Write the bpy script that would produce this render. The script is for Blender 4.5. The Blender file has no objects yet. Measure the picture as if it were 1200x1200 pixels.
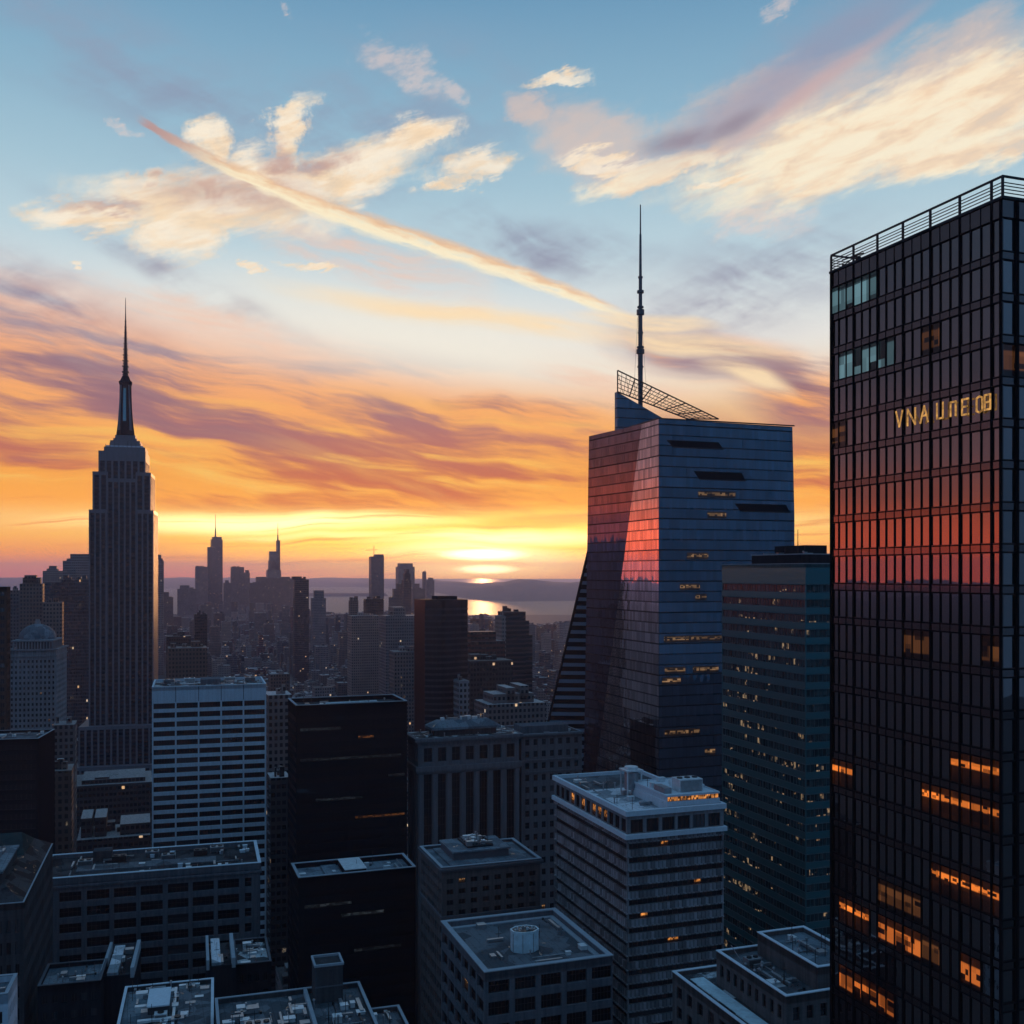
import bpy, math, random
from mathutils import Vector, Matrix
import numpy as np
random.seed(7)
SC = bpy.context.scene
COL = SC.collection
R = math.radians
# ------------------------------------------------------------------ camera
F_PX = 1227.0            # focal length in pixels of the 1200 px wide photograph
CAM_H = 205.0            # metres above the street
HAZE_D = 0.00005         # even density of the evening air, per metre
HZ = 672.0               # horizon row
cam = bpy.data.cameras.new("camera")
cam.sensor_width = 36.0
cam.lens = 36.0 * F_PX / 1200.0
cam.shift_y = (HZ - 600.0) / 1200.0
cam.clip_start = 0.5
cam.clip_end = 120000.0
cam_o = bpy.data.objects.new("camera", cam)
COL.objects.link(cam_o)
cam_o.location = (0, 0, CAM_H)
cam_o.rotation_euler = (R(90), 0, 0)
SC.camera = cam_o
SC.view_settings.view_transform = 'Standard'
SC.view_settings.look = 'None'
SC.view_settings.gamma = 1.0
SC.view_settings.exposure = 0.0
SC.view_settings.use_curve_mapping = False
SC.render.engine = 'CYCLES'
cy = SC.cycles
cy.use_denoising = True
cy.max_bounces = 6
cy.diffuse_bounces = 2
cy.glossy_bounces = 3
cy.transmission_bounces = 2
cy.volume_bounces = 1
cy.caustics_reflective = False
cy.caustics_refractive = False
cy.sample_clamp_indirect = 4.0
cy.use_light_tree = False

def lin(c):
    o = []
    for v in c[:3]:
        v /= 255.0
        o.append(v / 12.92 if v <= 0.04045 else ((v + 0.055) / 1.055) ** 2.4)
    return tuple(o)

# ------------------------------------------------------------------ tiny node language
class G:
    """wraps a node tree; every method returns an output socket"""
    def __init__(self, nt):
        self.nt = nt
    def n(self, t, **kw):
        nd = self.nt.nodes.new(t)
        for k, v in kw.items():
            setattr(nd, k, v)
        return nd
    def put(self, sock, v):
        if isinstance(v, bpy.types.NodeSocket):
            self.nt.links.new(v, sock)
        elif v is not None:
            if sock.type == 'RGBA' and len(v) == 3:
                v = tuple(v) + (1.0,)
            sock.default_value = v
    def m(self, op, a, b=None, c=None, clamp=False):
        nd = self.n('ShaderNodeMath', operation=op, use_clamp=clamp)
        self.put(nd.inputs[0], a)
        if b is not None: self.put(nd.inputs[1], b)
        if c is not None: self.put(nd.inputs[2], c)
        return nd.outputs[0]
    def add(self, a, b): return self.m('ADD', a, b)
    def sub(self, a, b): return self.m('SUBTRACT', a, b)
    def mul(self, a, b): return self.m('MULTIPLY', a, b)
    def div(self, a, b): return self.m('DIVIDE', a, b)
    def mx(self, a, b): return self.m('MAXIMUM', a, b)
    def mn(self, a, b): return self.m('MINIMUM', a, b)
    def ss(self, x, a, b, lo=0.0, hi=1.0):
        nd = self.n('ShaderNodeMapRange', interpolation_type='SMOOTHSTEP')
        self.put(nd.inputs[0], x)
        for i, v in ((1, a), (2, b), (3, lo), (4, hi)): self.put(nd.inputs[i], v)
        return nd.outputs[0]
    def lr(self, x, a, b, lo=0.0, hi=1.0):
        nd = self.n('ShaderNodeMapRange', clamp=True)
        self.put(nd.inputs[0], x)
        for i, v in ((1, a), (2, b), (3, lo), (4, hi)): self.put(nd.inputs[i], v)
        return nd.outputs[0]
    def xyz(self, x=0.0, y=0.0, z=0.0):
        nd = self.n('ShaderNodeCombineXYZ')
        for i, v in enumerate((x, y, z)): self.put(nd.inputs[i], v)
        return nd.outputs[0]
    def sep(self, v):
        nd = self.n('ShaderNodeSeparateXYZ'); self.put(nd.inputs[0], v)
        return nd.outputs
    def mix(self, f, a, b, bt='MIX'):
        nd = self.n('ShaderNodeMix', data_type='RGBA', blend_type=bt)
        nd.clamp_factor = True
        self.put(nd.inputs[0], f); self.put(nd.inputs[6], a); self.put(nd.inputs[7], b)
        return nd.outputs[2]
    def vm(self, op, a, b=None):
        nd = self.n('ShaderNodeVectorMath', operation=op)
        self.put(nd.inputs[0], a)
        if b is not None: self.put(nd.inputs[1], b)
        return nd.outputs['Value'] if op in ('LENGTH', 'DOT_PRODUCT') else nd.outputs[0]
    def noise(self, vec, scale, detail=4.0, rough=0.55, dist=0.0, w=None):
        nd = self.n('ShaderNodeTexNoise')
        if w is not None:
            nd.noise_dimensions = '4D'; nd.inputs['W'].default_value = w
        self.put(nd.inputs['Vector'], vec)
        nd.inputs['Scale'].default_value = scale
        nd.inputs['Detail'].default_value = detail
        nd.inputs['Roughness'].default_value = rough
        nd.inputs['Distortion'].default_value = dist
        return nd.outputs[0]
    def white(self, vec):
        nd = self.n('ShaderNodeTexWhiteNoise', noise_dimensions='3D')
        self.put(nd.inputs['Vector'], vec)
        return nd.outputs['Value']
    def ramp(self, f, stops, interp='LINEAR'):
        nd = self.n('ShaderNodeValToRGB')
        cr = nd.color_ramp; cr.interpolation = interp
        el = cr.elements
        while len(el) > 1: el.remove(el[-1])
        for i, (p, c) in enumerate(stops):
            e = el[0] if i == 0 else el.new(p)
            e.position = p
            e.color = tuple(c) + (1.0,) if len(c) == 3 else c
        self.put(nd.inputs[0], f)
        return nd.outputs[0]

# ------------------------------------------------------------------ world: dusk sky
SUN_PX = (566.0, 664.0)
SUN_AZ = math.atan2(SUN_PX[0] - 600.0, F_PX)         # radians, + to the right of +Y
SUN_EL = R(1.6)
def sky_ae(px, py):
    """photograph pixel -> azimuth, elevation in milliradians"""
    dx = px - 600.0
    return (1000.0 * math.atan2(dx, F_PX), 1000.0 * math.atan2(HZ - py, math.hypot(F_PX, dx)))

def build_world():
    w = bpy.data.worlds.new("World"); SC.world = w
    w.use_nodes = True
    nt = w.node_tree; nt.nodes.clear()
    g = G(nt)
    tc = g.n('ShaderNodeTexCoord')
    D = tc.outputs['Generated']
    x, y, z = g.sep(D)
    az = g.mul(g.m('ARCTAN2', x, y), 1000.0)
    el = g.mul(g.m('ARCSINE', z), 1000.0)
    aaz = g.m('ABSOLUTE', az)
    AE = (az, el); AEv = g.xyz(az, el, 0.0)
    # --- clear sky by elevation, three sectors round the horizon
    S = 520.0
    def st(py, c): return (max(0.0, sky_ae(600, py)[1]) / S, lin(c))
    front = [st(672, (252, 118, 40)), st(662, (255, 150, 34)), st(648, (255, 184, 48)), st(630, (255, 216, 92)),
             st(610, (255, 232, 140)), st(592, (254, 208, 110)), st(560, (250, 176, 80)), st(520, (247, 182, 106)),
             st(480, (246, 202, 150)), st(440, (242, 228, 208)), st(400, (232, 230, 224)), st(350, (214, 224, 226)),
             st(300, (190, 213, 222)), st(220, (164, 197, 213)), st(130, (140, 180, 203)), st(0, (110, 156, 188)),
             (1.0, lin((104, 150, 186)))]
    ef = g.lr(el, 0.0, S)
    cF = g.ramp(ef, front)
    cS = g.ramp(ef, [(0.0, (2.7, 0.31, 0.055)), (0.06, (2.0, 0.27, 0.07)), (0.13, (0.75, 0.19, 0.12)), (0.20, (0.36, 0.18, 0.19)), (0.34, (0.14, 0.125, 0.17)),
                     (0.55, (0.085, 0.115, 0.17)), (1.0, (0.11, 0.18, 0.29))])
    cB = g.ramp(ef, [(0.0, (0.055, 0.11, 0.20)), (0.3, (0.07, 0.145, 0.27)), (1.0, (0.105, 0.225, 0.39))])
    hi = g.ss(el, 430.0, 1100.0)
    zen = (0.13, 0.28, 0.46)
    cSB = g.mix(g.mx(g.ss(az, -1400.0, -1900.0), g.ss(az, 620.0, 1150.0)), cS, cB)
    cFS = g.mix(g.ss(aaz, 500.0, 720.0), cF, cSB)
    base = g.mix(hi, cFS, zen)
    # wider, redder towards the left and right of the sun near the horizon
    offs = g.m('ABSOLUTE', g.sub(az, SUN_AZ * 1000))
    red = g.mul(g.mul(g.ss(offs, 130.0, 460.0), g.ss(el, 150.0, 10.0)), g.ss(aaz, 720.0, 500.0))
    base = g.mix(g.mul(red, 0.45), base, lin((246, 132, 62)))
    # --- warped coordinates for cloud edges
    def warp(scale, detail, rough, ax_, ay_, seed):
        nx = g.noise(AEv, scale, detail, rough, w=seed); ny = g.noise(AEv, scale, detail, rough, w=seed + 5.0)
        return g.m('MULTIPLY_ADD', g.sub(nx, 0.5), ax_, az), g.m('MULTIPLY_ADD', g.sub(ny, 0.5), ay_, el)
    AS = warp(0.006, 3.0, 0.5, 80.0, 28.0, 2.1)
    def fibre(rot, sx, sy, det, rough, w):
        c_, s_ = math.cos(R(rot)), math.sin(R(rot))
        return g.noise(g.xyz(affine(AE, c_ / sx, s_ / sx, 0.0), affine(AE, -s_ / sy, c_ / sy, 0.0), 0.0), 1.0, det, rough, w=w)
    def affine(sp, cx, cy_, k0):
        return g.m('MULTIPLY_ADD', sp[0], cx, g.m('MULTIPLY_ADD', sp[1], cy_, k0))
    wx = g.noise(AEv, 0.013, 7.0, 0.66, w=0.3); wy = fibre(16, 110, 26, 7.0, 0.66, 5.3)
    AW = (g.m('MULTIPLY_ADD', g.sub(wx, 0.5), 130.0, az), g.m('MULTIPLY_ADD', g.sub(wy, 0.5), 62.0, el))
    AW2 = AS
    def affine(sp, cx, cy_, k0):
        return g.m('MULTIPLY_ADD', sp[0], cx, g.m('MULTIPLY_ADD', sp[1], cy_, k0))
    def local(sp, px, py, rx, ry, rot):
        """ellipse coordinates: unit circle = the ellipse; rot in degrees, + rises to the right"""
        a, e = sky_ae(px, py)
        k = 1000.0 / F_PX * math.cos(a / 1000.0)
        c_, s_ = math.cos(R(rot)), math.sin(R(rot))
        rx *= k; ry *= k
        return (affine(sp, c_ / rx, s_ / rx, -(a * c_ + e * s_) / rx), affine(sp, -s_ / ry, c_ / ry, (a * s_ - e * c_) / ry))
    def blob(vec, px, py, rx, ry, rot=0.0, inner=0.25):
        u, v = local(vec, px, py, rx, ry, rot)
        return g.ss(g.m('SQRT', g.m('MULTIPLY_ADD', u, u, g.mul(v, v))), 1.0, inner)
    def union(lst):
        o = lst[0]
        for b in lst[1:]: o = g.mx(o, b)
        return o
    def mapped(rot, sx, sy):
        c_, s_ = math.cos(R(rot)), math.sin(R(rot))
        return g.xyz(affine(AS, c_ / sx, s_ / sx, 0.0), affine(AS, -s_ / sy, c_ / sy, 0.0), 0.0)
    # --- high thin grey-blue veils
    v1 = g.noise(mapped(-22, 150, 42), 1.0, 5.0, 0.6)
    v2 = g.noise(mapped(20, 130, 30), 1.0, 6.0, 0.6, w=3.0)
    veil_zone = union([blob(AS, 170, 95, 330, 85, -22, 0.1), blob(AS, 60, 360, 300, 70, -18, 0.1), blob(AS, 850, 360, 190, 55, 12, 0.1),
                       blob(AS, 560, 262, 110, 32, -10, 0.1), blob(AS, 950, 60, 260, 60, 28, 0.1), blob(AS, 640, 290, 200, 50, -8, 0.1), blob(AS, 230, 330, 260, 26, -24, 0.1), blob(AS, 880, 330, 220, 90, 14, 0.0), blob(AS, 420, 150, 330, 120, 10, 0.0)])
    a = g.mul(veil_zone, g.ss(g.add(g.mul(v1, 0.55), g.mul(v2, 0.45)), 0.38, 0.66))
    vcol = g.mix(g.ss(el, 180.0, 420.0), lin((156, 150, 168)), lin((142, 160, 184)))
    c = g.mix(a, base, vcol)
    # pale milky glow in the middle of the sky
    c = g.mix(g.mul(blob(AS, 500, 400, 430, 85, -8, 0.0), 0.75), c, lin((246, 240, 224)))
    # --- low deck of streaks
    st1 = g.noise(mapped(-6, 230, 23), 1.0, 5.0, 0.55)
    st2 = g.noise(mapped(-14, 340, 46), 1.0, 5.0, 0.6, w=1.7)
    st5 = g.noise(mapped(-9, 120, 12), 1.0, 5.0, 0.6, 0.0, w=8.0)
    st4 = g.noise(mapped(2, 210, 7), 1.0, 4.0, 0.6, w=5.0)
    deck = g.add(g.add(g.mul(st1, 0.42), g.mul(st2, 0.46)), g.mul(st5, 0.12))
    zone = g.mul(g.ss(el, 44.0, 70.0), g.ss(el, g.add(205.0, g.mul(az, -0.17)), g.add(130.0, g.mul(az, -0.12))))
    zone = g.mx(zone, union([blob(AS, 60, 480, 330, 105, -14, 0.2), blob(AS, 600, 485, 260, 42, -6, 0.15), blob(AS, 960, 475, 150, 75, 0, 0.1),
                             blob(AS, 850, 420, 190, 40, -12, 0.2)]))
    dcol_lo = g.mix(g.ss(el, 50.0, 190.0), lin((212, 102, 52)), lin((146, 110, 128)))
    dcol_hi = g.mix(g.ss(el, 60.0, 210.0), lin((255, 172, 60)), lin((248, 168, 112)))
    dcol = g.mix(g.ss(deck, 0.44, 0.555), dcol_lo, dcol_hi)
    da = g.mul(zone, g.ss(st2, 0.30, 0.46, 0.55, 1.0))
    c = g.mix(g.mul(da, 0.92), c, dcol)
    # bright golden ripples
    rp = g.mul(g.ss(st1, 0.52, 0.66), g.mul(zone, g.ss(el, 200.0, 90.0)))
    c = g.mix(g.mul(rp, 0.75), c, lin((255, 200, 96)))
    # mauve bands at mid height
    mv = g.mul(g.ss(g.add(g.mul(st2, .7), g.mul(st5, .3)), 0.56, 0.40), union([blob(AS, 120, 470, 330, 60, -10, 0.1), blob(AS, 600, 480, 210, 28, -4, 0.1), blob(AS, 80, 545, 160, 18, 0, 0.2), blob(AS, 960, 450, 110, 70, 0, 0.2)]))
    c = g.mix(g.mul(mv, 0.9), c, lin((146, 106, 118)))
    # thin dark bars over the glow
    bars = g.mul(g.ss(st4, 0.54, 0.64), g.mul(g.ss(el, 8.0, 16.0), g.ss(el, 66.0, 44.0)))
    c = g.mix(g.mul(bars, 0.55), c, lin((226, 130, 46)))
    c = g.mix(g.mul(blob(AS, 650, 606, 120, 11, 4, 0.3), 0.85), c, lin((188, 120, 84)))
    c = g.mix(g.mul(blob(AS, 560, 617, 130, 5, 0, 0.3), 0.6), c, lin((205, 128, 66)))
    # --- peach cirrus bands
    fn = g.noise(mapped(-9, 120, 14), 1.0, 5.0, 0.6, w=2.0)
    band = union([blob(AS, 560, 372, 310, 21, -7, 0.1), blob(AS, 820, 402, 160, 19, -10, 0.15), blob(AS, 880, 440, 75, 19, -22, 0.25), blob(AS, 760, 375, 110, 12, -6, .3)])
    c = g.mix(g.mul(band, g.ss(fn, 0.28, 0.6, 0.3, 0.95)), c, lin((255, 226, 182)))
    pk = union([blob(AW, 430, 300, 190, 42, -14, 0.1), blob(AW, 250, 385, 200, 38, -14, 0.1), blob(AS, 720, 450, 140, 40, -8, 0.1)])
    c = g.mix(g.mul(pk, g.ss(fn, 0.35, 0.62, 0.1, 0.7)), c, lin((244, 200, 174)))
    # --- lit cumulus shreds
    n1 = g.noise(mapped(8, 36, 22), 1.0, 7.0, 0.62, 0.5)
    n2 = g.noise(mapped(14, 62, 15), 1.0, 6.0, 0.6, 0.4, w=4.0)
    n3 = fibre(18, 15, 5.5, 4.0, 0.65, 9.2)
    nd = g.add(g.add(g.mul(n1, 0.44), g.mul(n2, 0.40)), g.mul(n3, 0.20))
    def puff(lst, lo=0.30, hi=1.5, wm=1.3, wn_=1.75):
        mk = union([blob(AW, *b) for b in lst])
        return g.ss(g.add(g.mul(mk, wm), g.mul(g.sub(nd, 0.5), wn_)), lo, hi)
    main = puff([(240, 240, 225, 58, 3), (100, 252, 115, 26, 2), (215, 275, 85, 46, 10), (410, 200, 165, 52, 17), (480, 165, 80, 30, 26), (300, 205, 110, 40, 10),
                 (338, 158, 60, 30, 58), (240, 168, 48, 38, 25), (165, 210, 28, 24, 0), (330, 225, 120, 50, 6)])
    right = puff([(1020, 160, 350, 74, 11), (1150, 120, 170, 84, 8), (770, 200, 130, 28, 14), (960, 198, 150, 38, 6), (1120, 180, 160, 40, 6)], 0.25, 1.5, 1.45, 1.7)
    rsoft = puff([(700, 165, 130, 62, -12), (900, 130, 210, 62, 12), (1100, 85, 190, 60, 14), (620, 130, 60, 30, -20)], 0.2, 1.7)
    small = puff([(560, 192, 78, 28, 8), (535, 215, 50, 18, 10), (650, 90, 62, 12, 4), (715, 186, 90, 15, 2), (850, 214, 60, 9, 3), (300, 318, 30, 10, 0), (365, 312, 50, 9, -4), (105, 309, 16, 7, 0)], 0.30, 1.4)
    faint = puff([(470, 78, 85, 34, -24), (520, 98, 36, 20, -20), (890, 252, 85, 30, -6), (915, 8, 46, 14, 10), (140, 152, 16, 9, 0), (337, 14, 18, 10, 0)], 0.3, 1.6)
    lite = lin((255, 240, 216)); warm = lin((254, 218, 172)); mauve = lin((196, 152, 140))
    lowlit = g.ss(n2, 0.36, 0.62)
    ccol = g.mix(lowlit, warm, lite)
    # the body of the big left cloud is shaded above and glows along its lower edge
    shade = g.mul(union([blob(AW, 275, 228, 150, 32, 2, 0.1), blob(AW, 118, 243, 80, 13, 2, 0.1), blob(AW, 325, 190, 28, 36, 60, 0.1), blob(AW, 165, 205, 24, 16, 0, 0.1), blob(AW, 375, 190, 80, 16, 15, 0.1)]), g.ss(n1, 0.28, 0.58, 0.5, 1.0))
    ccolL = g.mix(g.mul(shade, 0.85), ccol, mauve)
    c = g.mix(g.mul(rsoft, 0.62), c, lin((238, 200, 176)))
    c = g.mix(g.mul(right, g.ss(n2, 0.25, 0.5, 0.68, 0.93)), c, g.mix(g.ss(n2, 0.35, 0.6), lin((250, 214, 176)), lin((255, 240, 210))))
    c = g.mix(g.mul(main, g.ss(n2, 0.25, 0.5, 0.72, 0.95)), c, ccolL)
    c = g.mix(g.mul(small, g.ss(n1, 0.3, 0.55, 0.5, 0.85)), c, ccol)
    c = g.mix(g.mul(faint, g.ss(n3, 0.35, 0.6, 0.2, 0.5)), c, lin((240, 212, 198)))
    # purple streak crossing the right cloud, with its dark knot
    c = g.mix(g.mul(blob(AS, 925, 92, 250, 40, 25, 0.1), 0.66), c, lin((150, 152, 176)))
    c = g.mix(g.mul(blob(AS, 960, 100, 190, 13, 27, 0.1), 0.6), c, lin((206, 172, 170)))
    kn = g.mul(union([blob(AS, 815, 160, 85, 17, 6, 0.1), blob(AS, 865, 145, 60, 15, 22, 0.1)]), g.ss(n2, 0.28, 0.6, 0.35, 1.0))
    c = g.mix(g.mul(kn, 0.85), c, lin((150, 140, 154)))
    # --- the contrail
    T = local(AE, 456, 271, 300, 13.0, -18.2)
    tn = fibre(-14, 26, 5.0, 5.0, 0.6, 3.3)
    tx, ty = T
    ty = g.add(g.add(ty, g.mul(g.sub(tn, 0.5), 1.1)), g.mul(g.m('SINE', g.mul(tx, 3.1)), -0.45))
    wd = g.mul(g.lr(tx, -1.0, -0.1, 0.35, 1.0), g.lr(tx, 0.2, 1.0, 1.0, 0.55))
    ta = g.mul(g.ss(g.div(g.m('ABSOLUTE', ty), wd), 1.15, 0.35), g.mul(g.ss(tx, -1.0, -0.93), g.ss(tx, 1.0, 0.85)))
    ta = g.mul(ta, g.ss(tn, 0.26, 0.50, 0.55, 1.0))
    tcol = g.mix(g.ss(g.add(ty, g.mul(g.sub(tn, .5), 1.2)), 0.7, -0.3), lin((236, 190, 146)), lin((255, 240, 204)))
    tcol = g.mix(g.ss(tx, -0.55, -0.95), tcol, lin((186, 150, 146)))
    c = g.mix(g.mul(ta, 0.95), c, tcol)
    # --- the sun's glow
    gl = blob(AE, 566, 646, 470, 72, 0, 0.0)
    c = g.mix(g.mul(gl, g.ss(st4, 0.66, 0.46, 0.35, 0.95)), c, (1.9, 1.10, 0.11))
    lowg = g.ss(el, 105.0, 10.0)
    c = g.mix(g.mul(lowg, 0.5), c, g.vm('MULTIPLY', c, (1.7, 1.3, 0.85)))
    core = union([g.mul(blob(AW2, 568, 648, 170, 22, 0, 0.1), 1.0), g.mul(blob(AW2, 600, 628, 230, 15, 2, 0.0), 0.95), g.mul(blob(AW2, 310, 612, 300, 17, 1, 0.0), 0.8), g.mul(blob(AW2, 400, 628, 200, 7, 0, 0.0), 0.4)])
    c = g.mix(g.mul(core, g.ss(st4, 0.64, 0.5, 0.35, 1.0)), c, (2.5, 1.95, 0.85))
    rim = g.mul(blob(AE, 568, 666, 150, 17, 0, 0.0), 1.0)
    c = g.mix(rim, c, (3.2, 1.9, 0.5))
    for (sx, sy, sw, sh, sa) in ((566, 650, 62, 9, 1.0), (570, 667, 46, 7, 1.0)):
        c = g.mix(g.mul(blob(AE, sx, sy, sw, sh, 0, 0.2), sa), c, (6.0, 4.6, 2.2))
    front_w = g.ss(aaz, 640.0, 520.0)
    c = g.mix(front_w, base, c)
    sky = g.n('ShaderNodeTexSky', sky_type='NISHITA')
    sky.sun_disc = False; sky.sun_elevation = SUN_EL; sky.sun_rotation = SUN_AZ
    sky.altitude = 200; sky.air_density = 1.0; sky.dust_density = 1.0
    bg = g.n('ShaderNodeBackground'); g.put(bg.inputs[0], c); bg.inputs[1].default_value = 1.0
    bg2 = g.n('ShaderNodeBackground'); g.put(bg2.inputs[0], sky.outputs[0]); bg2.inputs[1].default_value = 0.0012
    ad = g.n('ShaderNodeAddShader')
    nt.links.new(bg.outputs[0], ad.inputs[0]); nt.links.new(bg2.outputs[0], ad.inputs[1])
    out = g.n('ShaderNodeOutputWorld'); nt.links.new(ad.outputs[0], out.inputs['Surface'])
    w.cycles.sampling_method = 'MANUAL'; w.cycles.sample_map_resolution = 1024
build_world()

# ------------------------------------------------------------------ the low sun
sl = bpy.data.lights.new("sun", 'SUN')
sl.energy = 2.0; sl.angle = R(0.6); sl.color = (1.0, 0.46, 0.18)
so = bpy.data.objects.new("sun", sl); COL.objects.link(so)
so.rotation_euler = Vector((-math.sin(SUN_AZ) * math.cos(SUN_EL), -math.cos(SUN_AZ) * math.cos(SUN_EL), -math.sin(SUN_EL))).to_track_quat('-Z', 'Y').to_euler()
# ------------------------------------------------------------------ materials
MATS = {}
def new_mat(name):
    m = bpy.data.materials.new(name); m.use_nodes = True
    nt = m.node_tree; nt.nodes.clear()
    g = G(nt)
    out = g.n('ShaderNodeOutputMaterial')
    b = g.n('ShaderNodeBsdfPrincipled')
    nt.links.new(b.outputs[0], out.inputs['Surface'])
    MATS[name] = m
    return m, g, b
def setb(g, b, **kw):
    names = dict(color='Base Color', rough='Roughness', metal='Metallic', ior='IOR', spec='Specular IOR Level',
                 emit='Emission Color', estr='Emission Strength', normal='Normal')
    for k, v in kw.items(): g.put(b.inputs[names[k]], v)
def bump(g, h, dist=0.05, strength=0.4):
    nd = g.n('ShaderNodeBump'); nd.inputs['Strength'].default_value = strength; nd.inputs['Distance'].default_value = dist
    g.put(nd.inputs['Height'], h)
    return nd.outputs[0]
def pos(g):
    return g.n('ShaderNodeNewGeometry').outputs['Position']
def objp(g):
    return g.n('ShaderNodeTexCoord').outputs['Object']
def orand(g):
    return g.n('ShaderNodeObjectInfo').outputs['Random']

def stone(name, c, rough=0.85, var=0.32, streak=0.38, course=0.0, spec=0.02):
    """weathered masonry or concrete: blotches, rain streaks below ledges, faint courses"""
    m, g, b = new_mat(name)
    p = pos(g)
    n1 = g.noise(p, 0.12, 5.0, 0.6); n2 = g.noise(p, 1.6, 4.0, 0.6)
    x, y, z = g.sep(p)
    sk = g.noise(g.xyz(g.mul(x, 1.1), g.mul(y, 1.1), g.mul(z, 0.06)), 1.0, 4.0, 0.6)
    k = g.add(1.0 - var, g.mul(n1, var * 1.3))
    k = g.mul(k, g.lr(n2, 0.25, 0.75, 0.9, 1.08))
    k = g.mul(k, g.lr(sk, 0.3, 0.7, 1.0 - streak, 1.08))
    if course:
        f = g.m('FRACT', g.div(z, course))
        k = g.mul(k, g.lr(f, 0.0, 0.12, 0.8, 1.0))
    cc = g.vm('MULTIPLY', c, g.xyz(k, k, k))
    nb = bump(g, n2, 0.03, 0.25)
    setb(g, b, color=cc, rough=rough, spec=spec, normal=nb)
    if spec < 0.1:
        df = g.n('ShaderNodeBsdfDiffuse'); g.put(df.inputs[0], cc); g.put(df.inputs['Normal'], nb); df.inputs[1].default_value = 0.6
        out = [q for q in g.nt.nodes if q.type == 'OUTPUT_MATERIAL'][0]; g.nt.links.new(df.outputs[0], out.inputs['Surface'])
    return m
def roofing(name, c, c2, patch=0.14, rough=0.8, lo=0.42, hi=0.6):
    """flat roof membrane with patches, seams and ponding stains"""
    m, g, b = new_mat(name)
    p = pos(g)
    n1 = g.noise(p, patch, 5.0, 0.6, 0.8); n2 = g.noise(p, 1.2, 4.0, 0.65)
    vr = g.n('ShaderNodeTexVoronoi', feature='F1'); g.put(vr.inputs['Vector'], p); vr.inputs['Scale'].default_value = 0.22
    cell = g.sep(vr.outputs['Color'])[0]
    f = g.ss(g.add(g.mul(n1, 0.62), g.mul(cell, 0.38)), lo, hi)
    col = g.mix(f, c, c2)
    n3 = g.noise(p, 0.35, 6.0, 0.7, 1.2, )
    col = g.mix(g.ss(n2, 0.56, 0.70, 0.0, 0.6), col, (0.015, 0.016, 0.018))
    col = g.mix(g.ss(n3, 0.57, 0.63, 0.0, 0.55), col, tuple(0.25 * v for v in c))
    fx, fy, _ = g.sep(p)
    sm = g.m('LESS_THAN', g.m('FRACT', g.div(g.add(g.mul(fx, 0.944), g.mul(fy, 0.33)), 1.9)), 0.05)
    col = g.mix(g.mul(sm, 0.5), col, (0.02, 0.022, 0.025))
    wet = g.ss(n3, 0.62, 0.66)
    setb(g, b, color=col, rough=g.lr(wet, 0.0, 1.0, rough + .1, 0.18), spec=g.lr(wet, 0.0, 1.0, 0.06, 0.4), normal=bump(g, n2, 0.05, 0.4))
    return m
def metal(name, c, rough=0.45, metallic=0.6):
    m, g, b = new_mat(name)
    n = g.noise(pos(g), 0.8, 4.0, 0.6)
    k = g.lr(n, 0.3, 0.7, 0.75, 1.1)
    setb(g, b, color=g.vm('MULTIPLY', c, g.xyz(k, k, k)), rough=rough, metal=metallic)
    return m
def glass(name, tint, body, rough=0.04, refl=0.3, wave=0.012, scale=0.35):
    """coated facade glass: a tinted mirror over a dark body, panes slightly out of true"""
    m, g, b = new_mat(name)
    nt = g.nt
    n = g.noise(pos(g), scale, 2.0, 0.5)
    nrm = bump(g, n, wave, 1.0)
    r = orand(g)
    bd = g.mix(r, tuple(v * 0.6 for v in body), tuple(v * 1.35 for v in body))
    setb(g, b, color=bd, rough=0.5, spec=0.2)
    gl = g.n('ShaderNodeBsdfGlossy'); g.put(gl.inputs[0], tint); gl.inputs['Roughness'].default_value = rough
    g.put(gl.inputs['Normal'], nrm)
    fr = g.n('ShaderNodeLayerWeight'); fr.inputs[0].default_value = 0.35
    f = g.lr(fr.outputs['Facing'], 0.0, 1.0, refl, min(1.0, refl + 0.45))
    f = g.mul(f, g.add(0.86, g.mul(r, 0.28)))
    ms = g.n('ShaderNodeMixShader'); g.put(ms.inputs[0], f)
    nt.links.new(b.outputs[0], ms.inputs[1]); nt.links.new(gl.outputs[0], ms.inputs[2])
    out = [q for q in nt.nodes if q.type == 'OUTPUT_MATERIAL'][0]
    nt.links.new(ms.outputs[0], out.inputs['Surface'])
    return m
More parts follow.
